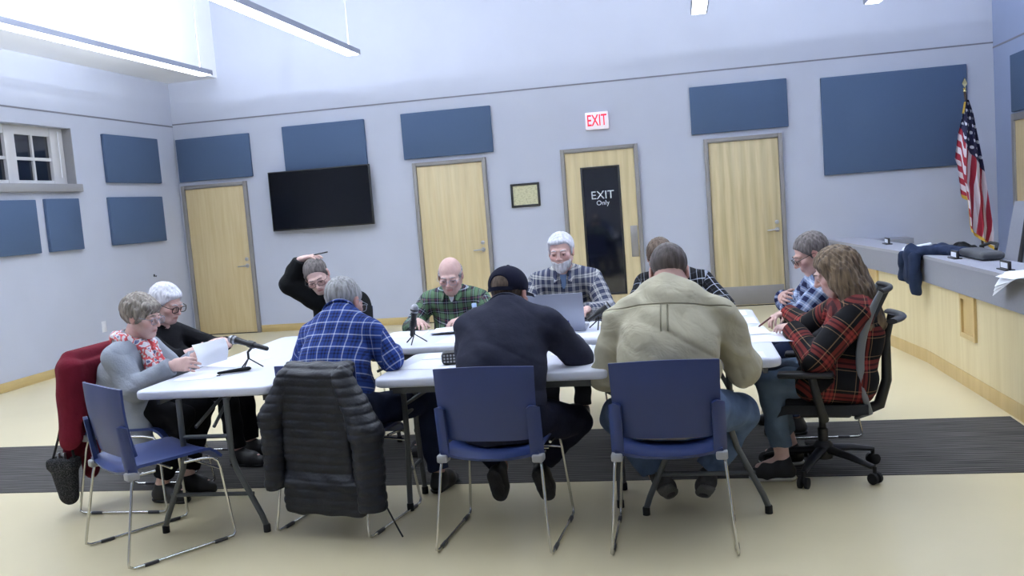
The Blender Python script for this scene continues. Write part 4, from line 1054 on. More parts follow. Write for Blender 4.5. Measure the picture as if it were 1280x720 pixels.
UPn = (0, 0, -1)
PI2 = PI / 2
R_ = math.radians
PEOPLE = {}
PEOPLE['grey'] = dict(label='woman with short grey hair in a grey cardigan and coral scarf reading a sheet', base=(-3.15, 4.75), rz=-PI2, pel=(-3.20, 4.77, .55), neck=(-3.145, 4.75, .915), head=(-3.05, 4.745, 1.075), hrot=(-PI2 - .10, R_(14), 0),
    sw=.165, b=.98, belly=.05, hunch=.04, g=.020, ER=(-3.02, 4.545, .69), WR=(-2.80, 4.575, .805), HR=((.95, -.05, .05), (.1, .9, -.4), .75, 1), EL=(-3.0, 4.975, .69), WL=(-2.83, 4.87, .80), HL=((.95, -.05, .12), (.1, -.9, .3), .6),
    KR=(-2.83, 4.66, .50), AR=(-3.02, 4.70, .105), TR=(-2.84, 4.68, .03), KL=(-2.82, 4.86, .50), AL=(-2.95, 4.86, .105), TL=(-2.77, 4.86, .03), pcut=.86,
    skin=SK['b'], shirt=M['cardi'], topname='cardigan', pants=M['blackp'], shoe=M['shoeb'], hair='woman', hairm=M['hblond'], collar='crew', hem=.33, extra=[Cap((-3.10, 4.61, .60), (-3.035, 4.59, .38), .10, .075, .05, flat=((0, 1, 0), 1.9)), Cap((-3.21, 4.64, .62), (-3.12, 4.60, .36), .12, .085, .05, flat=((0, 1, 0), 1.9)), Cap((-3.22, 4.78, .62), (-3.26, 4.76, .50), .15, .14, .05)], fold=.005, glasses=M['alu'], ruddy=.5, slv=1.1)
PEOPLE['white'] = dict(label='white haired man with dark glasses and a black jersey at the left table', base=(-3.36, 5.5), rz=-PI2, pel=(-3.42, 5.50, .55), neck=(-3.40, 5.43, .915), head=(-3.29, 5.40, 1.085), hrot=(-PI2 - .22, R_(22), 0), hs=1.04,
    sw=.185, b=1.08, belly=.08, ER=(-3.16, 5.20, .74), WR=(-2.99, 5.40, .805), HR=((.3, .95, 0), (-.5, .2, -.8), .5), EL=(-3.14, 5.70, .74), WL=(-2.97, 5.52, .79), HL=((.25, -.95, 0), (-.5, -.2, -.8), .5), sleeve={'R': .25, 'L': .95},
    KR=(-2.95, 5.40, .50), AR=(-2.90, 5.40, .105), TR=(-2.70, 5.38, .03), KL=(-2.94, 5.62, .50), AL=(-2.92, 5.62, .105), TL=(-2.72, 5.62, .03),
    skin=SK['b'], shirt=M['blackknit'], topname='jersey', pants=M['blackp'], shoe=M['shoeb'], hair='white', hairm=M['hwhite'], collar='crew', glasses=M['black'], glr=.0026, ruddy=.6)
PEOPLE['arm'] = dict(label='man in black with one arm bent over his head holding a pen', base=(-2.62, 6.6), rz=PI, pel=(-2.62, 6.68, .55), neck=(-2.585, 6.52, .985), head=(-2.665, 6.40, 1.135), ab=1.3, hrot=(PI + .30, R_(30), R_(16)), hs=1.08, recede=.012,
    sw=.18, b=1.12, SR=(-2.71, 6.49, .955), ER=(-2.885, 6.43, 1.085), WR=(-2.78, 6.41, 1.255), HR=((.95, -.1, .18), (.15, .1, -1), .35), SL=(-2.40, 6.49, .90), EL=(-2.31, 6.30, .70), WL=(-2.42, 6.06, .79), HL=((-.4, -.9, 0), UPn, .4), g=.022,
    KR=(-2.68, 6.20, .50), AR=(-2.70, 6.25, .105), TR=(-2.70, 6.05, .03), KL=(-2.44, 6.20, .50), AL=(-2.44, 6.25, .105), TL=(-2.44, 6.05, .03),
    skin=SK['e'], shirt=M['blackfleece'], topname='fleece', pants=M['blackp'], shoe=M['shoeb'], hair='buzz', hairm=M['hsalt'], collar='shirt', glasses=M['darkgrey'], stubble=.3, seam=-1)
PEOPLE['royal'] = dict(label='grey haired man seen from behind in a royal blue check shirt', base=(-1.79, 4.42), rz=-.20, pel=(-1.80, 4.40, .55), neck=(-1.785, 4.54, 1.035), SR=(-1.60, 4.51, .935), SL=(-1.965, 4.58, .935), head=(-1.79, 4.64, 1.097), hrot=(-.35, R_(24), R_(-4)), hs=1.06,
    sw=.175, b=1.12, belly=.03, hunch=.05, ER=(-1.515, 4.50, .800), WR=(-1.58, 4.76, .80), HR=((-.45, .8, -.05), UPn, .5, 1), EL=(-2.08, 4.66, .765), WL=(-1.96, 4.90, .795), HL=((.5, .85, 0), UPn, .45), nkw=1.05,
    KR=(-1.46, 4.83, .50), AR=(-1.40, 4.80, .105), TR=(-1.36, 5.0, .03), KL=(-1.97, 4.87, .50), AL=(-1.95, 4.80, .105), TL=(-1.95, 5.0, .03),
    skin=SK['c'], shirt=M['p4'], pants=M['jeansd'], shoe=M['shoeb'], hair='short', hairm=M['hgrey'], fold=.004, glasses=M['alu'])
PEOPLE['bald'] = dict(label='bald man with glasses in a green check shirt looking down', base=(-1.67, 6.6), rz=PI, pel=(-1.67, 6.66, .55), neck=(-1.665, 6.50, .935), head=(-1.645, 6.37, 1.075), hrot=(PI + .06, R_(21), 0), hs=1.07,
    sw=.195, b=1.10, belly=.06, ER=(-1.97, 6.37, .71), WR=(-1.83, 6.08, .79), HR=((.4, -.9, 0), UPn, .45), EL=(-1.37, 6.37, .71), WL=(-1.50, 6.08, .79), HL=((-.4, -.9, 0), UPn, .45),
    KR=(-1.72, 6.08, .50), AR=(-1.74, 5.66, .105), TR=(-1.74, 5.46, .03), KL=(-1.55, 6.20, .50), AL=(-1.50, 6.05, .105), TL=(-1.48, 5.85, .03),
    skin=SK['b'], shirt=M['p5'], pants=M['blackp'], shoe=M['shoeb'], hair='bald', hairm=M['hgrey'], vneck=.10, flaps=1, under=M['teew'], glasses=M['alu'], ruddy=.6, seam=-1, fold=.004)
PEOPLE['cap'] = dict(label='man seen from behind in a navy cap and navy jacket writing', base=(-.88, 4.15), rz=-.07, pel=(-.885, 4.15, .55), neck=(-.860, 4.34, 1.035), SR=(-.655, 4.33, .955), SL=(-1.045, 4.33, .955), head=(-.858, 4.455, 1.108), hrot=(-.28, R_(15), R_(-3)), hs=1.05,
    sw=.20, b=1.12, belly=.05, hunch=.06, g=.024, extra=[Cap((-.88, 4.17, .62), (-.875, 4.27, .85), .20, .20, .06, flat=((0, 1, 0), 1.35))], ER=(-.535, 4.46, .765), WR=(-.595, 4.735, .80), HR=((-.30, .9, -.05), (-.3, -.1, -.9), .7, 1), EL=(-1.085, 4.46, .765), WL=(-1.0, 4.70, .80), HL=((.4, .9, 0), UPn, .5), nkw=1.08,
    KR=(-.585, 4.52, .44), AR=(-.775, 4.54, .22), heelR=(-.775, 4.455, .19), TR=(-.735, 4.505, .045), KL=(-1.15, 4.52, .45), AL=(-.99, 4.54, .22), heelL=(-1.005, 4.455, .19), TL=(-.985, 4.505, .045),
    skin=SK['d'], shirt=M['navyjk'], topname='jacket', pants=M['navyp'], shoe=M['shoeb'], sole=M['soled'], hair='buzz', hairm=M['hbrown'], fold=.006, lb=1.12, hem=.44)
PEOPLE['beard'] = dict(label='white bearded man in a grey check shirt behind the laptop', base=(-.86, 6.72), rz=PI, pel=(-.86, 6.78, .56), neck=(-.855, 6.61, 1.015), head=(-.855, 6.50, 1.185), hrot=(PI - .06, R_(9), R_(2)), hs=1.09,
    sw=.20, b=1.14, belly=.07, ER=(-1.15, 6.46, .75), WR=(-1.0, 6.16, .80), HR=((.3, -.95, -.05), UPn, .35), EL=(-.55, 6.46, .75), WL=(-.66, 6.16, .80), HL=((-.3, -.95, -.05), UPn, .35), g=.02,
    KR=(-.97, 6.33, .50), AR=(-.97, 6.30, .105), TR=(-.98, 6.1, .03), KL=(-.75, 6.33, .50), AL=(-.75, 6.30, .105), TL=(-.74, 6.1, .03),
    skin=SK['b'], shirt=M['p7'], pants=M['blackp'], shoe=M['shoeb'], hair='white', recede=.020, hairm=M['hwhite'], beard=M['beardw'], vneck=.12, flaps=1, under=M['teeb'], ruddy=.6, seam=-1, fold=.004)
PEOPLE['tan'] = dict(label='broad man seen from behind in a tan work shirt and blue jeans', base=(-.10, 4.12), rz=0., pel=(-.10, 4.16, .56), neck=(-.085, 4.33, 1.075), SR=(.15, 4.31, .965), SL=(-.30, 4.31, .965), head=(-.072, 4.43, 1.168), hrot=(.0, R_(34), R_(0)), hs=1.10,
    sw=.225, b=1.32, belly=.06, hunch=.06, ab=1.22, g=.022, ER=(.245, 4.35, .70), WR=(.11, 4.56, .795), HR=((-.5, .85, 0), UPn, .5), EL=(-.395, 4.35, .70), WL=(-.29, 4.56, .795), HL=((.5, .85, 0), UPn, .5), nkw=1.25, lb=1.2,
    KR=(.23, 4.50, .46), AR=(.06, 4.52, .17), heelR=(.05, 4.44, .125), TR=(.02, 4.57, .045), KL=(-.37, 4.50, .46), AL=(-.20, 4.52, .17), heelL=(-.165, 4.44, .125), TL=(-.13, 4.57, .045), hemr=.068,
    skin=SK['c'], shirt=M['tan'], pants=M['jeans'], shoe=M['shoeg'], sole=M['soleg'], hair='buzz', hairm=M['hdark'], fold=.009, sleeve=.8, cuff=1)
PEOPLE['hidden'] = dict(label='man in a black check shirt mostly hidden behind the broad man in tan', base=(-.06, 6.74), rz=PI, pel=(-.06, 6.80, .55), neck=(-.085, 6.64, .955), head=(-.165, 6.52, 1.10), hrot=(PI - .1, R_(20), 0), hs=1.06,
    sw=.205, b=1.1, ER=(-.36, 6.48, .74), WR=(-.22, 6.22, .80), HR=((.3, -.95, 0), UPn, .4), EL=(.26, 6.48, .74), WL=(.10, 6.22, .80), HL=((-.3, -.95, 0), UPn, .4), g=.02,
    KR=(-.18, 6.35, .50), AR=(-.18, 6.32, .105), TR=(-.18, 6.12, .03), KL=(.06, 6.35, .50), AL=(.06, 6.32, .105), TL=(.06, 6.12, .03),
    skin=SK['c'], shirt=M['p9'], pants=M['blackp'], shoe=M['shoeb'], hair='short', hairm=M['hbrown'], seam=-1)
PEOPLE['crossed'] = dict(label='grey haired man with glasses in a pale blue check shirt with folded arms', base=(.78, 5.93), rz=PI2, pel=(.79, 5.93, .55), neck=(.835, 5.90, .945), head=(.765, 5.88, 1.105), hrot=(PI2 + .12, R_(26), 0), hs=1.04,
    sw=.185, b=1.08, belly=.06, EL=(.66, 5.67, .74), WL=(.60, 5.93, .80), HL=((.0, .95, .1), (.8, 0, -.4), .5), ER=(.66, 6.10, .74), WR=(.585, 5.86, .845), HR=((-.02, -.95, .1), (.8, .1, -.4), .5), g=.02,
    KR=(.58, 6.04, .50), AR=(.60, 6.05, .105), TR=(.40, 6.05, .03), KL=(.57, 5.80, .50), AL=(.62, 5.78, .105), TL=(.42, 5.78, .03),
    skin=SK['c'], shirt=M['p10'], pants=M['jeansd'], shoe=M['shoeb'], hair='short', hairm=M['hsalt'], glasses=M['black'], glr=.0022, recede=.010, uvside=1)
PEOPLE['long'] = dict(label='woman with long brown hair in a red and black flannel shirt writing', base=(.78, 5.0), rz=PI2, pel=(.79, 4.99, .515), neck=(.855, 4.965, .925), head=(.755, 4.95, 1.075), hrot=(PI2 - .05, R_(24), 0), hs=1.0,
    sw=.165, b=.98, g=.024, EL=(.62, 4.735, .66), WL=(.53, 4.93, .79), HL=((-.35, .9, 0), UPn, .5), ER=(.66, 5.30, .74), WR=(.565, 5.475, .800), HR=((-.75, -.50, -.15), (.1, -.2, -.95), .65, 1), hunch=.03, hem=.36, belly=.05, uvside=1, extra=[Cap((.80, 4.87, .52), (.62, 4.82, .53), .14, .11, .05), Cap((.80, 5.08, .52), (.64, 5.10, .53), .14, .11, .05), Cap((.80, 4.97, .62), (.80, 4.97, .54), .16, .16, .05, flat=((1, 0, 0), 1.3))],
    KR=(.40, 5.10, .53), AR=(.52, 5.16, .11), TR=(.34, 5.2, .03), KL=(.40, 4.84, .52), AL=(.445, 4.875, .125), TL=(.265, 4.885, .035), pcut=.84, hemr=.05,
    skin=SK['b'], shirt=M['p11'], pants=M['jeansg'], shoe=M['shoeb'], sole=M['solew'], hair='long', hairm=M['hlong'], browm=M['hbrown'], collar='shirt', fold=.004, seam=-1,
    locks=[((.80, 4.875, 1.06), (.885, 4.835, .80), .05, .032), ((.85, 4.94, 1.06), (.965, 4.91, .80), .055, .035), ((.765, 4.868, 1.03), (.815, 4.82, .86), .036, .022), ((.86, 5.0, 1.05), (.95, 5.02, .82), .05, .03), ((.87, 4.90, .98), (.925, 4.87, .76), .05, .02)])
FR = {}
import time as _t
for k, sp in PEOPLE.items():
    t0 = _t.time(); FR[k] = person(k, sp); print('person', k, round(_t.time() - t0, 1))
# extra clothing parts -------------------------------------------------------
r, P, D, b = FR['cap']
Rm = head_R(*PEOPLE['cap']['hrot']); s = PEOPLE['cap']['hs']; Hh = V(*PEOPLE['cap']['head'])
c_ = lambda n, p: (nrm(D(*n)), P(*p))
cap = solid('cap', [Ell(P(0, -.012, .040), V(.092, .110, .092) * s, Rm, .01, clips=[c_((0, .10, -1), (0, 0, .010))]), Ell(P(0, -.012, .034), V(.085, .103, .085) * s, Rm, .003, op='sub'),
      Ell(P(0, -.115, .030), V(.046, .05, .040) * s, Rm, .004, op='sub'), Ell(P(0, -.012, .133), V(.009, .009, .006) * s, Rm, .004)], .0045, M['capm'], r, b, sm=1)
br = MB(); br.sheet(lambda u, v: tuple(P((u - .5) * .165, .085 + .075 * v * (1 - (2 * u - 1) ** 2 * .75), .026 - .022 * (2 * u - 1) ** 2 - .012 * v) - b), 12, 6, .004); br.build('brim', M['capm'], cap)
stp = MB(); stp.sheet(lambda u, v: tuple(P(.092 * math.sin((u - .5) * 1.5), -.012 - .113 * math.cos((u - .5) * 1.5), -.002 + .018 * v) - b), 14, 2, .004); stp.build('strap', M['capm'], cap)
r, P, D, b = FR['grey']
M['scarf'] = blotch('scarf_print', [(0, rgb(232, 226, 232)), (.44, rgb(216, 92, 96)), (.54, rgb(196, 168, 160)), (.58, rgb(226, 220, 226)), (.66, rgb(120, 128, 160))], 26)
solid('scarf', [Cap((-3.13, 4.66, .955), (-3.05, 4.72, .905), .032, .034), Cap((-3.13, 4.85, .955), (-3.05, 4.80, .905), .032, .034), Cap((-3.19, 4.68, .97), (-3.19, 4.83, .97), .03, .03, .03), Cap((-3.19, 4.68, .97), (-3.13, 4.66, .955), .03, .032), Cap((-3.19, 4.83, .97), (-3.13, 4.85, .955), .03, .032),
      Cap((-3.05, 4.71, .91), (-3.00, 4.70, .80), .034, .036, .015), Cap((-3.05, 4.79, .91), (-2.995, 4.78, .78), .034, .04, .015), Cap((-3.0, 4.70, .80), (-2.99, 4.71, .72), .03, .026), Cap((-3.0, 4.78, .78), (-2.99, 4.79, .70), .036, .03)], .006, M['scarf'], r, b,
      disp=lambda X, Y, Z: .004 * np.sin(Y * 160 + 3 * np.sin(Z * 30)), sm=1)

# ------------------------------------------------------------------ coats and bags
def baffle(X, Y, Z): return .006 * (1 - np.abs(np.sin(Z * PI / .042 + .35 * np.sin(X * 11 + Y * 5)))) ** 2 + .003 * np.sin(X * 42 + Z * 17 + 2 * np.sin(Z * 23))
M['puffer'] = mat('quilted_nylon', rgb(19, 22, 31), .5, var=.1, scale=10, bump=.3, bscale=55, spec=.35)
cx, cy, cz = -1.735, 4.40, -.20
rot = np.array([[math.cos(cz), -math.sin(cz), 0], [math.sin(cz), math.cos(cz), 0], [0, 0, 1.]])
w_ = lambda x, y, z: V(cx, cy, 0) + rot @ V(x, y, z)
pj = thing('quilted_jacket', 'black quilted puffer jacket hung over the back of a chair', 'jacket', (cx, cy, 0))
O = V(cx, cy, 0)
solid('jacket_body', [Box(w_(.005, -.300, .49), (.195, .024, .33), rot, .022, .02), Cap(w_(-.155, -.258, .820), w_(.175, -.258, .820), .036, .036, .04), Box(w_(.03, -.315, .21), (.225, .026, .09), rot, .022, .04), Box(w_(0, -.215, .74), (.20, .020, .12), rot, .02, .02)], .006, M['puffer'], pj, O, disp=baffle, sm=0)
solid('jacket_sleeve', [Cap(w_(-.150, -.275, .795), w_(-.240, -.305, .60), .052, .068), Cap(w_(-.240, -.305, .60), w_(-.245, -.32, .27), .066, .056, .02, clips=[((0, 0, -1), w_(0, 0, .245))])], .006, M['puffer'], pj, O, disp=baffle, sm=0)
solid('jacket_sleeve', [Cap(w_(.165, -.28, .795), w_(.295, -.32, .54), .054, .084), Cap(w_(.295, -.32, .54), w_(.312, -.345, .19), .080, .068, .02, clips=[((0, 0, -1), w_(0, 0, .17))])], .006, M['puffer'], pj, O, disp=baffle, sm=0)
MB().tube([w_(.36, -.30, .17) - O, w_(.40, -.28, .06) - O, w_(.43, -.30, .035) - O], .004, 6).build('drawcord', M['blackmat'], pj)
M['maroon'] = cloth('maroon_wool', rgb(98, 22, 38), .1, .3, 50)
mc = thing('coat', 'maroon coat draped over the chair back behind the woman in grey', 'coat', (-3.425, 4.72, 0)); O = V(-3.425, 4.72, 0)
solid('coat_body', [Cap((-3.400, 4.55, .875), (-3.400, 4.96, .875), .05, .05, .03), Box((-3.445, 4.74, .60), (.034, .21, .28), None, .03, .03), Cap((-3.455, 4.60, .55), (-3.525, 4.57, .07), .085, .018, .06, flat=((1, 0, 0), 1.6)), Cap((-3.455, 4.74, .5), (-3.470, 4.72, .22), .10, .07, .06, flat=((1, 0, 0), 2.)),
      Cap((-3.425, 4.53, .82), (-3.425, 4.50, .42), .052, .045, .03), Box((-3.330, 4.73, .70), (.018, .235, .16), None, .016, .03), Cap((-3.375, 4.50, .83), (-3.395, 4.50, .45), .06, .05, .03)], .0075, M['maroon'], mc, O, disp=lambda X, Y, Z: (.005 * np.sin(Y * 42 + 1.5 * np.sin(Z * 9)) + .003 * np.sin(Z * 22 + Y * 20)) * np.clip((.86 - Z) * 6, 0, 1), sm=1)
M['bagm'] = blotch('bag_weave', [(0, rgb(34, 34, 36)), (.47, rgb(70, 70, 72)), (.54, rgb(30, 30, 32))], 90)
bg = thing('handbag', 'dark woven handbag hanging beside the maroon coat', 'handbag', (-3.455, 4.52, 0)); O = V(-3.455, 4.52, 0)
solid('bag_body', [Cap((-3.470, 4.50, .12), (-3.480, 4.50, .275), .060, .082, .02, flat=((0, 1, 0), 1.5)), Box((-3.480, 4.50, .30), (.085, .05, .03), None, .02, .03), Box((-3.480, 4.50, .335), (.07, .034, .04), None, .01, .004, op='sub')], .005, M['bagm'], bg, O, sm=1)
MB().tube([V(-3.555, 4.50, .30) - O, V(-3.495, 4.50, .44) - O, V(-3.395, 4.475, .68) - O, V(-3.365, 4.475, .70) - O], .007, 8).tube([V(-3.405, 4.50, .30) - O, V(-3.425, 4.50, .42) - O, V(-3.385, 4.47, .68) - O], .007, 8).build('bag_strap', M['blackmat'], bg)
MB().box(V(-3.505, 4.50, .325) - O, (.012, .02, .07), .003, None).box(V(-3.465, 4.495, .33) - O, (.010, .02, .06), .003).build('bag_clasp', M['steel'], bg)

# ------------------------------------------------------------------ things on the counter
M['navycoat'] = cloth('navy_jacket', rgb(34, 44, 66), .1, .3, 40)
dj = thing('jacket', 'navy jacket with a pale lining thrown over the counter edge', 'jacket', (1.934, 7.820, 0.890)); O = V(1.934, 7.820, 0.890)
cr2 = lambda X, Y, Z: .006 * np.sin(X * 50 + Y * 35 + 2 * np.sin(Z * 20)) + .004 * np.sin(Y * 60 - X * 30)
solid('jacket_body', [Cap((1.844, 7.920, 0.893), (2.004, 7.780, 0.923), .09, .07, .05, flat=((0, 0, 1), 1.5)), Cap((2.004, 7.780, 0.923), (2.174, 7.320, 0.913), .07, .05, .05, flat=((0, 0, 1), 1.5)), Cap((1.854, 8.080, 0.888), (2.034, 7.980, 0.908), .05, .045, .04), Cap((1.809, 7.920, 0.888), (1.799, 7.920, 0.728), .09, .085, .04, flat=((1, 0, 0), 1.9))], .0075, M['navycoat'], dj, O, disp=cr2)
solid('jacket_sleeve', [Cap((1.809, 7.820, 0.868), (1.812, 7.800, 0.608), .048, .046, .02, clips=[((0, 0, -1), V(0, 0, .575))])], .0075, M['navycoat'], dj, O, disp=cr2)
solid('jacket_sleeve', [Cap((1.802, 8.080, 0.868), (1.792, 8.120, 0.688), .048, .046, .02, clips=[((0, 0, -1), V(0, 0, .66))])], .0075, M['navycoat'], dj, O, disp=cr2)
solid('lining', [Cap((1.779, 8.150, 0.808), (1.824, 8.155, 0.913), .020, .022, .02), Cap((1.824, 8.155, 0.913), (1.994, 8.060, 0.953), .022, .016, .02)], .006, M['teew'], dj, O)
bgo = thing('laptop_bag', 'flat dark grey bag lying on the counter near the flag', 'bag', (2.22, 7.25, .89)); O = V(2.22, 7.25, .89)
solid('bag_body', [Box((2.135, 7.22, .925), (.085, .27, .030), None, .03, .02)], .008, M['darkgrey'], bgo, O)
MB().tube([(-.02, .2, .07), (.02, .1, .10), (.02, -.05, .10), (-.02, -.15, .07)], .012, 8).build('bag_strap', M['blackmat'], bgo)
gl = thing('scarf', 'crumpled black scarf on the counter between the navy jacket and the grey bag', 'scarf', (2.15, 7.7, .89)); O = V(2.15, 7.7, .89)
solid('scarf_body', [Cap((2.13, 7.95, .915), (2.13, 7.60, .915), .035, .03, .03), Cap((2.17, 7.82, .94), (2.12, 7.50, .91), .04, .022, .03), Cap((2.2, 7.9, .93), (2.22, 7.6, .915), .03, .03, .03)], .006, M['blackfleece'], gl, O, disp=cr2)
for lab, x, y in (('small desk name plate standing at the far end of the counter', 1.92, 9.30), ('small desk name plate on the counter beside the black scarf', 1.985, 7.33), ('small desk name plate on the counter next to the loose papers', 2.005, 6.30)):
    q = thing('name_plate', lab, 'name plate', (x, y, .8905), .0, 'name plates on the counter')
    MB().span(-.008, .008, -.085, .085, 0, .06, .003).span(-.03, .03, -.085, .085, 0, .008, .002).build('holder', M['black'], q)
    MB().span(-.0105, -.0082, -.062, .062, .014, .048).build('name_card', M['paper2'], q)
pp = thing('paper_stack', 'loose white papers drooping over the counter edge at the right photo edge', 'papers', (2.05, 5.85, .8905)); 
sh = MB()
for k in range(4):
    def fs(u, v, k=k):
        x = -.20 + .34 * u; y = (v - .5) * .30 + .02 * k; z = .003 + .004 * k + .004 * math.sin(5 * u + k)
        if x < -.11: z -= (x + .11) ** 2 * (4.5 + 3 * k) * (1.0 if k else .3) * (.4 + v)
        return (x, y, z + .006)
    sh.sheet(fs, 14, 8, .0016)
sh.build('sheets', M['paper'], pp)

# ------------------------------------------------------------------ flag
fl = thing('flag', 'american flag with gold fringe on a pole standing in the back corner', 'flag', (3.47, 11.5, 0))
pt = V(-.19, 0, 2.42); pb = V(0, 0, .04)
MB().tube([pb, pt], .014, 12).build('pole', mat('dark_pole', rgb(58, 44, 34), .4, var=.15, stretch=(20, 20, 2)), fl)
MB().lathe([(.16, 0), (.16, .02), (.10, .05), (.03, .07), (.025, .14)], (0, 0, 0), (0, 0, 1), 24).build('stand', M['steel'], fl)
fi = MB().lathe([(.012, 0), (.022, .01), (.014, .03), (.022, .045), (.010, .055)], pt, nrm(pt - pb), 14)
fi.add([pt + V(x, y, z) for x, y, z in ((-.028, 0, .10), (.028, 0, .10), (0, .008, .05), (0, .008, .17), (0, -.008, .05), (0, -.008, .17))], [(0, 4, 1), (0, 1, 5), (0, 2, 1), (0, 1, 3), (0, 5, 3), (1, 5, 3), (0, 4, 2), (1, 4, 2)])
fi.build('finial', mat('gold_metal', rgb(196, 180, 130), .25, 1., var=.05), fl)
def flagpt(u, v):
    top = 2.33; 
    le = np.interp(v, [0, .14, .36, .62, .68, 1], [-.200, -.228, -.289, -.325, -.300, -.270]); ri = np.interp(v, [0, .09, .44, .9, 1], [-.165, -.120, -.025, .055, .045])
    x = le + (ri - le) * u; zb = np.interp(u, [0, .16, .22, 1], [1.26, 1.22, .86, .63]) ; zt = top
    z = zt + (zb - zt) * v; y = -.045 + .045 * math.sin(u * 15 + v * 1.2) * min(1, v * 2 + .15) + .012 * math.sin(u * 37)
    return (x, y, z)
def flagmat():
    m, nt, bs = newmat('flag_cloth'); L = nt.links.new
    at = N(nt, 'ShaderNodeAttribute', attribute_name='puv'); sp = N(nt, 'ShaderNodeSeparateXYZ'); L(at.outputs['Vector'], sp.inputs[0])
    def mth(op, a, b=None, c=None):
        n_ = N(nt, 'ShaderNodeMath', operation=op)
        for i, q in enumerate((a, b, c)):
            if q is None: continue
            if isinstance(q, (int, float)): n_.inputs[i].default_value = q
            else: L(q, n_.inputs[i])
        return n_.outputs[0]
    u, v = sp.outputs['X'], sp.outputs['Y']
    st1 = mth('FRACT', mth('ADD', mth('MULTIPLY', u, 3.6), mth('MULTIPLY', v, 2.3)))
    st2 = mth('FRACT', mth('ADD', mth('MULTIPLY', v, 7.5), mth('MULTIPLY', u, -1.2)))
    left = mth('LESS_THAN', u, .27)
    sel = mth('ADD', mth('MULTIPLY', left, st2), mth('MULTIPLY', mth('SUBTRACT', 1., left), st1))
    red = mth('LESS_THAN', sel, .5)
    mx = N(nt, 'ShaderNodeMix', data_type='RGBA'); mx.inputs[6].default_value = (*rgb(214, 206, 214), 1); mx.inputs[7].default_value = (*rgb(150, 30, 52), 1); L(red, mx.inputs[0])
    # canton with offset rows of stars
    gu = mth('MULTIPLY', u, 4.2); gv = mth('MULTIPLY', v, 19.); row = mth('FLOOR', gv)
    fu = mth('SUBTRACT', mth('FRACT', mth('ADD', gu, mth('MULTIPLY', row, .5))), .5); fv = mth('SUBTRACT', mth('FRACT', gv), .5)
    rr = mth('ADD', mth('MULTIPLY', fu, fu), mth('MULTIPLY', fv, fv)); star = mth('LESS_THAN', rr, .05)
    mc_ = N(nt, 'ShaderNodeMix', data_type='RGBA'); mc_.inputs[6].default_value = (*rgb(28, 30, 66), 1); mc_.inputs[7].default_value = (*rgb(220, 222, 232), 1); L(star, mc_.inputs[0])
    can = mth('LESS_THAN', mth('SUBTRACT', v, mth('MULTIPLY', u, .22)), .27)
    m3 = N(nt, 'ShaderNodeMix', data_type='RGBA'); L(can, m3.inputs[0]); L(mx.outputs[2], m3.inputs[6]); L(mc_.outputs[2], m3.inputs[7]); L(m3.outputs[2], bs.inputs['Base Color'])
    bs.inputs['Roughness'].default_value = .7; return m
fm = MB(); fm.sheet(flagpt, 48, 60, 0); o = fm.build('flag_cloth', flagmat(), fl)
uvs = np.array([[i / 48, j / 60, 0] for i in range(49) for j in range(61)], np.float32)
o.data.attributes.new('puv', 'FLOAT_VECTOR', 'POINT').data.foreach_set('vector', uvs.ravel())
frg = MB(); frg.sheet(lambda u, v: (lambda p: (p[0] + .012 * v, p[1] - .004, p[2] + .005 - .045 * v))(flagpt(u, 1.)), 48, 3, .006)
frg.sheet(lambda u, v: (lambda p: (p[0] - .012 + .02 * v, p[1] - .006, p[2]))(flagpt(0, .02 + .12 * u)), 6, 2, .006)
frg.build('fringe', mat('gold_fringe', rgb(206, 170, 70), .7, var=.25, scale=120), fl)

# ------------------------------------------------------------------ table top things
TZ = .7455
def mic(label, glabel, head, tail, foot, silver=True):
    head, tail = V(*head), V(*tail); ax = nrm(tail - head); L = np.linalg.norm(tail - head)
    t = thing('microphone', label, 'microphone', tuple(tail), 0, 'handheld microphones'); q = head - tail
    MB().lathe([(.002, -.004), (.012, -.002), (.021, .010), (.0255, .028), (.0255, .036), (.021, .050)], q, ax, 20).build('grille', M['micmesh'], t)
    MB().lathe([(.0215, .048), (.0215, .056), (.019, .06), (.0165, .10), (.0125, L - .006), (.010, L)], q, ax, 18).lathe([(.0262, .027), (.027, .030), (.027, .034), (.0262, .037)], q, ax, 20).build('mic_body', M['black'], t)
    foot = V(*foot); s = thing('tripod_stand', glabel, 'microphone stand', tuple(foot), 0, 'small tripod microphone stands')
    m = head + ax * L * .58 - foot
    MB().tube([V(0, 0, .055), V(0, 0, .095), m - UP * .02 * 0 - V(0, 0, .018)], .007, 8).lathe([(.020, -.02), (.0215, 0), (.020, .02)], m, ax, 14).build('clip', M['black'], s)
    for k in range(3):
        a = 2 * PI * k / 3 + .5; MB().tube([V(0, 0, .06), V(.075 * math.cos(a), .075 * math.sin(a), .004)], .0042, 6).build('tripod_leg', M['black'], s)
M['micmesh'] = mat('mic_grille', rgb(150, 152, 158), .4, .6, var=.3, scale=400)
mic('silver headed microphone on the left table pointing at the woman in grey', 'small tripod holding the microphone on the left table', (-2.535, 4.75, .920), (-2.285, 4.70, .858), (-2.42, 4.73, TZ))
mic('microphone standing almost upright before the bald man', 'small tripod holding the upright microphone before the bald man', (-1.62, 5.36, .985), (-1.665, 5.385, .79), (-1.645, 5.375, TZ))
mic('tilted microphone beside the laptop at the shoulder of the tan shirt', 'small tripod holding the microphone beside the laptop', (-.44, 5.62, .905), (-.60, 5.60, .80), (-.535, 5.61, TZ))
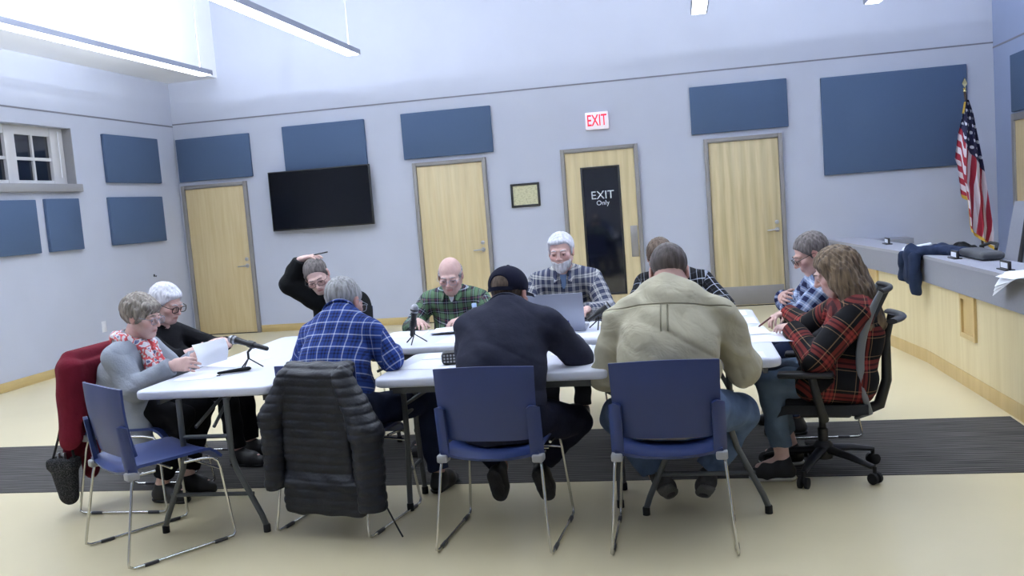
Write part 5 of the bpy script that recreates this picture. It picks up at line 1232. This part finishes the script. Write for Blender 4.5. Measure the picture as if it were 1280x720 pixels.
# laptop
lp = thing('laptop', 'open silver laptop seen from behind on the far table', 'laptop', (-.79, 5.66, TZ))
bs_ = MB().span(-.178, .178, -.115, .115, .0, .016, .004).build('keyboard_deck', M['alu'], lp)
kb = MB()
for i in range(12):
    for j in range(5): kb.box((-.15 + .0272 * i, -.085 + .022 * j + .05, .0172), (.023, .018, .0025), .0008, None, 0, 1)
kb.build('keys', M['black'], bs_)
th = math.radians(14); Rl = Matrix.Rotation(th, 4, 'X')
MB().box((0, -.122 - .119 * math.sin(th), .012 + .119 * math.cos(th)), (.358, .007, .238), .004, Rl).build('lid', M['alu'], lp)
MB().box((0, -.122 - .119 * math.sin(th) + .0042, .012 + .119 * math.cos(th) + .001), (.335, .001, .205), 0, Rl).build('display', M['blackgloss'], lp)
# sheets of paper
def sheet(label, x, y, rz, w=.216, h=.279, curl=0., z=0., m='paper', name='paper_sheet', n=1):
    o = MB()
    for k in range(n):
        o.sheet(lambda u, v: ((u - .5) * w + .004 * k, (v - .5) * h - .003 * k, .0012 + .0022 * k + curl * (abs(v - .5) * 2) ** 2 + .3 * curl * math.sin(3 * u)), 8, 8, .0008)
    ob = o.build(name, M[m]); ob.location = (x, y, TZ + z); ob.rotation_euler = (0, 0, rz)
    tag(ob, label, 'paper', 'papers on the tables'); return ob
sheet('sheet lying on the left table under the hands of the woman in grey', -2.64, 4.60, .15)
sheet('wide sheet on the left table next to the microphone tripod', -2.62, 4.98, -.3, .25, .3)
sheet('large sheet on the front table by the blue check sleeve', -1.30, 4.60, -.18, .30, .26)
sheet('sheet on the front table behind the blue check sleeve', -1.33, 4.87, .08, .216, .20)
sheet('sheet under the writing hand of the man in the cap', -.62, 4.85, .1)
sheet('sheet on the front table left of the tan shirt', -.49, 4.62, -.05, .2, .24)
sheet('curled stack of pages before the bald man', -1.50, 5.80, .12, .29, .23, .012, n=3, name='paper_stack')
sheet('flat sheet left of the upright microphone', -1.82, 5.78, .05, .25, .25)
sheet('flat sheet right of the upright microphone', -1.36, 5.42, -.12, .28, .22)
sheet('sheet on the far table left of the laptop', -1.16, 5.62, .1)
sheet('sheet on the far table in front of the laptop lid', -.62, 5.36, -.06, .30, .2)
sheet('cream pad of paper right of the laptop', -.45, 5.80, .05, .20, .20, .004, n=4, name='paper_pad', m='cream')
sheet('sheet at the far end of the right table', .26, 5.98, .0, .216, .24)
sheet('sheet on the right table in front of the man with folded arms', .27, 5.62, .03, .26, .26)
sheet('wide folder sheet overhanging the right table edge', .40, 4.98, -.05, .29, .33, z=.0, m='paper2', name='folder_sheet')
sheet('sheet under the pen of the long haired woman', .31, 5.20, .06, .24, .28, z=.004)
sheet('small white card at the near corner of the right table', .30, 4.46, .0, .10, .17)
hp = MB(); A, B_, C_, D_ = V(-2.665, 4.60, .785), V(-2.60, 4.82, .79), V(-2.605, 4.83, .915), V(-2.715, 4.66, .905)
def hs(u, v): p = (A * (1 - u) + B_ * u) * (1 - v) + (D_ * (1 - u) + C_ * u) * v; return tuple(p + V(.03, -.01, 0) * math.sin(PI * v) * .6)
tag(hp.sheet(hs, 8, 8, .001).build('paper_sheet', M['paper']), 'sheet held up in the hands of the woman in grey', 'paper', 'papers on the tables')
# pens
def pen(label, a, b_, m='black'):
    a, b_ = V(*a), V(*b_); d = nrm(b_ - a); L = np.linalg.norm(b_ - a); t = thing('pen', label, 'pen', tuple(a), 0, 'pens')
    MB().lathe([(.0045, 0), (.0052, .004), (.0052, L - .018), (.003, L - .008)], (0, 0, 0), d, 10).build('barrel', M[m], t); MB().lathe([(.003, L - .008), (.0008, L)], (0, 0, 0), d, 8).build('tip', M['steel'], t)
M['penred'] = mat('brown_pen', rgb(96, 44, 44), .4)
M['penblue'] = mat('blue_pen', rgb(30, 50, 120), .4)
pen('dark pen in the raised hand of the man in black', (-2.545, 6.35, 1.305), (-2.675, 6.39, 1.288))
pen('blue pen in the hand of the man in the cap', (-.635, 4.93, .895), (-.665, 4.86, .757), 'penblue')
pen('dark red pen in the hand of the long haired woman', (.465, 5.365, .795), (.385, 5.27, .757), 'penred')
pen('thin pale pen in the hand of the woman in grey', (-2.74, 4.66, .87), (-2.68, 4.56, .775), 'alu')
# pouch, device, bottle
po = thing('spectacle_pouch', 'slim black pouch lying by the tripod on the left table', 'pouch', (-2.455, 4.615, TZ), .9)
solid('pouch_body', [Cap((-2.52, 4.575, .757), (-2.40, 4.665, .759), .014, .022, .01, flat=((0, 0, 1), 1.9))], .004, M['blackfleece'], None, (0, 0, 0))
pb_ = bpy.data.objects['pouch_body']; pb_.parent = po; pb_.matrix_parent_inverse = (Matrix.Translation((-2.455, 4.615, TZ)) @ Matrix.Rotation(.9, 4, 'Z')).inverted()
MB().tube([(-.075, .012, .006), (-.085, -.01, .004), (-.10, .0, .003)], .003, 6).build('cord', M['blackmat'], po)
dv = thing('speaker_radio', 'small black device with a pale grid front beside the man in the cap', 'radio', (-1.205, 4.585, TZ), .12)
MB().box((0, 0, .036), (.12, .07, .07), .02).build('case', M['black'], dv)
g = MB()
for i in range(6):
    for j in range(3): g.box((-.042 + .0168 * i, -.0352, .020 + .016 * j), (.010, .003, .010), .001, None, 0, 1)
g.build('grille', M['greyblock'], dv)
bt = thing('water_bottle', 'clear water bottle with a pale blue cap before the bald man', 'bottle', (-1.37, 5.86, TZ))
def bottlemat():
    m, nt, bs = newmat('bottle_plastic'); bs.inputs['Base Color'].default_value = (.75, .85, .95, 1); bs.inputs['Transmission Weight'].default_value = .85; bs.inputs['Roughness'].default_value = .08; bs.inputs['IOR'].default_value = 1.2
    nz = N(nt, 'ShaderNodeTexNoise'); nz.inputs['Scale'].default_value = 20; bp = N(nt, 'ShaderNodeBump'); bp.inputs['Strength'].default_value = .1; nt.links.new(nz.outputs['Fac'], bp.inputs['Height']); nt.links.new(bp.outputs['Normal'], bs.inputs['Normal']); return m
MB().lathe([(.028, 0), (.032, .006), (.032, .05), (.030, .06), (.032, .07), (.032, .11), (.024, .135), (.013, .15), (.013, .158)], (0, 0, 0), (0, 0, 1), 20).build('bottle_body', bottlemat(), bt)
MB().lathe([(.0155, .150), (.016, .152), (.016, .172), (.014, .175)], (0, 0, 0), (0, 0, 1), 18).build('cap', mat('pale_blue_cap', rgb(178, 200, 232), .4), bt)

# ------------------------------------------------------------------ camera, world, view
cam_d = bpy.data.cameras.new('camera'); cam = bpy.data.objects.new('camera', cam_d); COL.objects.link(cam)
f_px, yaw, pitch, roll, hcam = 1150., .1869, .0910, -.0774, 1.55
cam_d.sensor_width = 36.; cam_d.lens = f_px / 1280. * 36.; cam_d.clip_start = .05; cam_d.clip_end = 60
cy_, sy_, cp_, sp_, cr0, sr0 = math.cos(yaw), math.sin(yaw), math.cos(pitch), math.sin(pitch), math.cos(roll), math.sin(roll)
fwd = V(-sy_ * cp_, cy_ * cp_, -sp_); right = V(cy_, sy_, 0); upv = np.cross(right, fwd)
r2 = cr0 * right + sr0 * upv; u2 = -sr0 * right + cr0 * upv
cam.matrix_world = Matrix(((r2[0], u2[0], -fwd[0], 0), (r2[1], u2[1], -fwd[1], 0), (r2[2], u2[2], -fwd[2], hcam), (0, 0, 0, 1)))
SC.camera = cam
w = bpy.data.worlds.new('world'); SC.world = w; w.use_nodes = True
w.node_tree.nodes['Background'].inputs[0].default_value = (.5, .58, .75, 1); w.node_tree.nodes['Background'].inputs[1].default_value = .1
SC.view_settings.view_transform = 'Standard'; SC.view_settings.look = 'None'; SC.view_settings.exposure = 0.; SC.view_settings.gamma = 1.
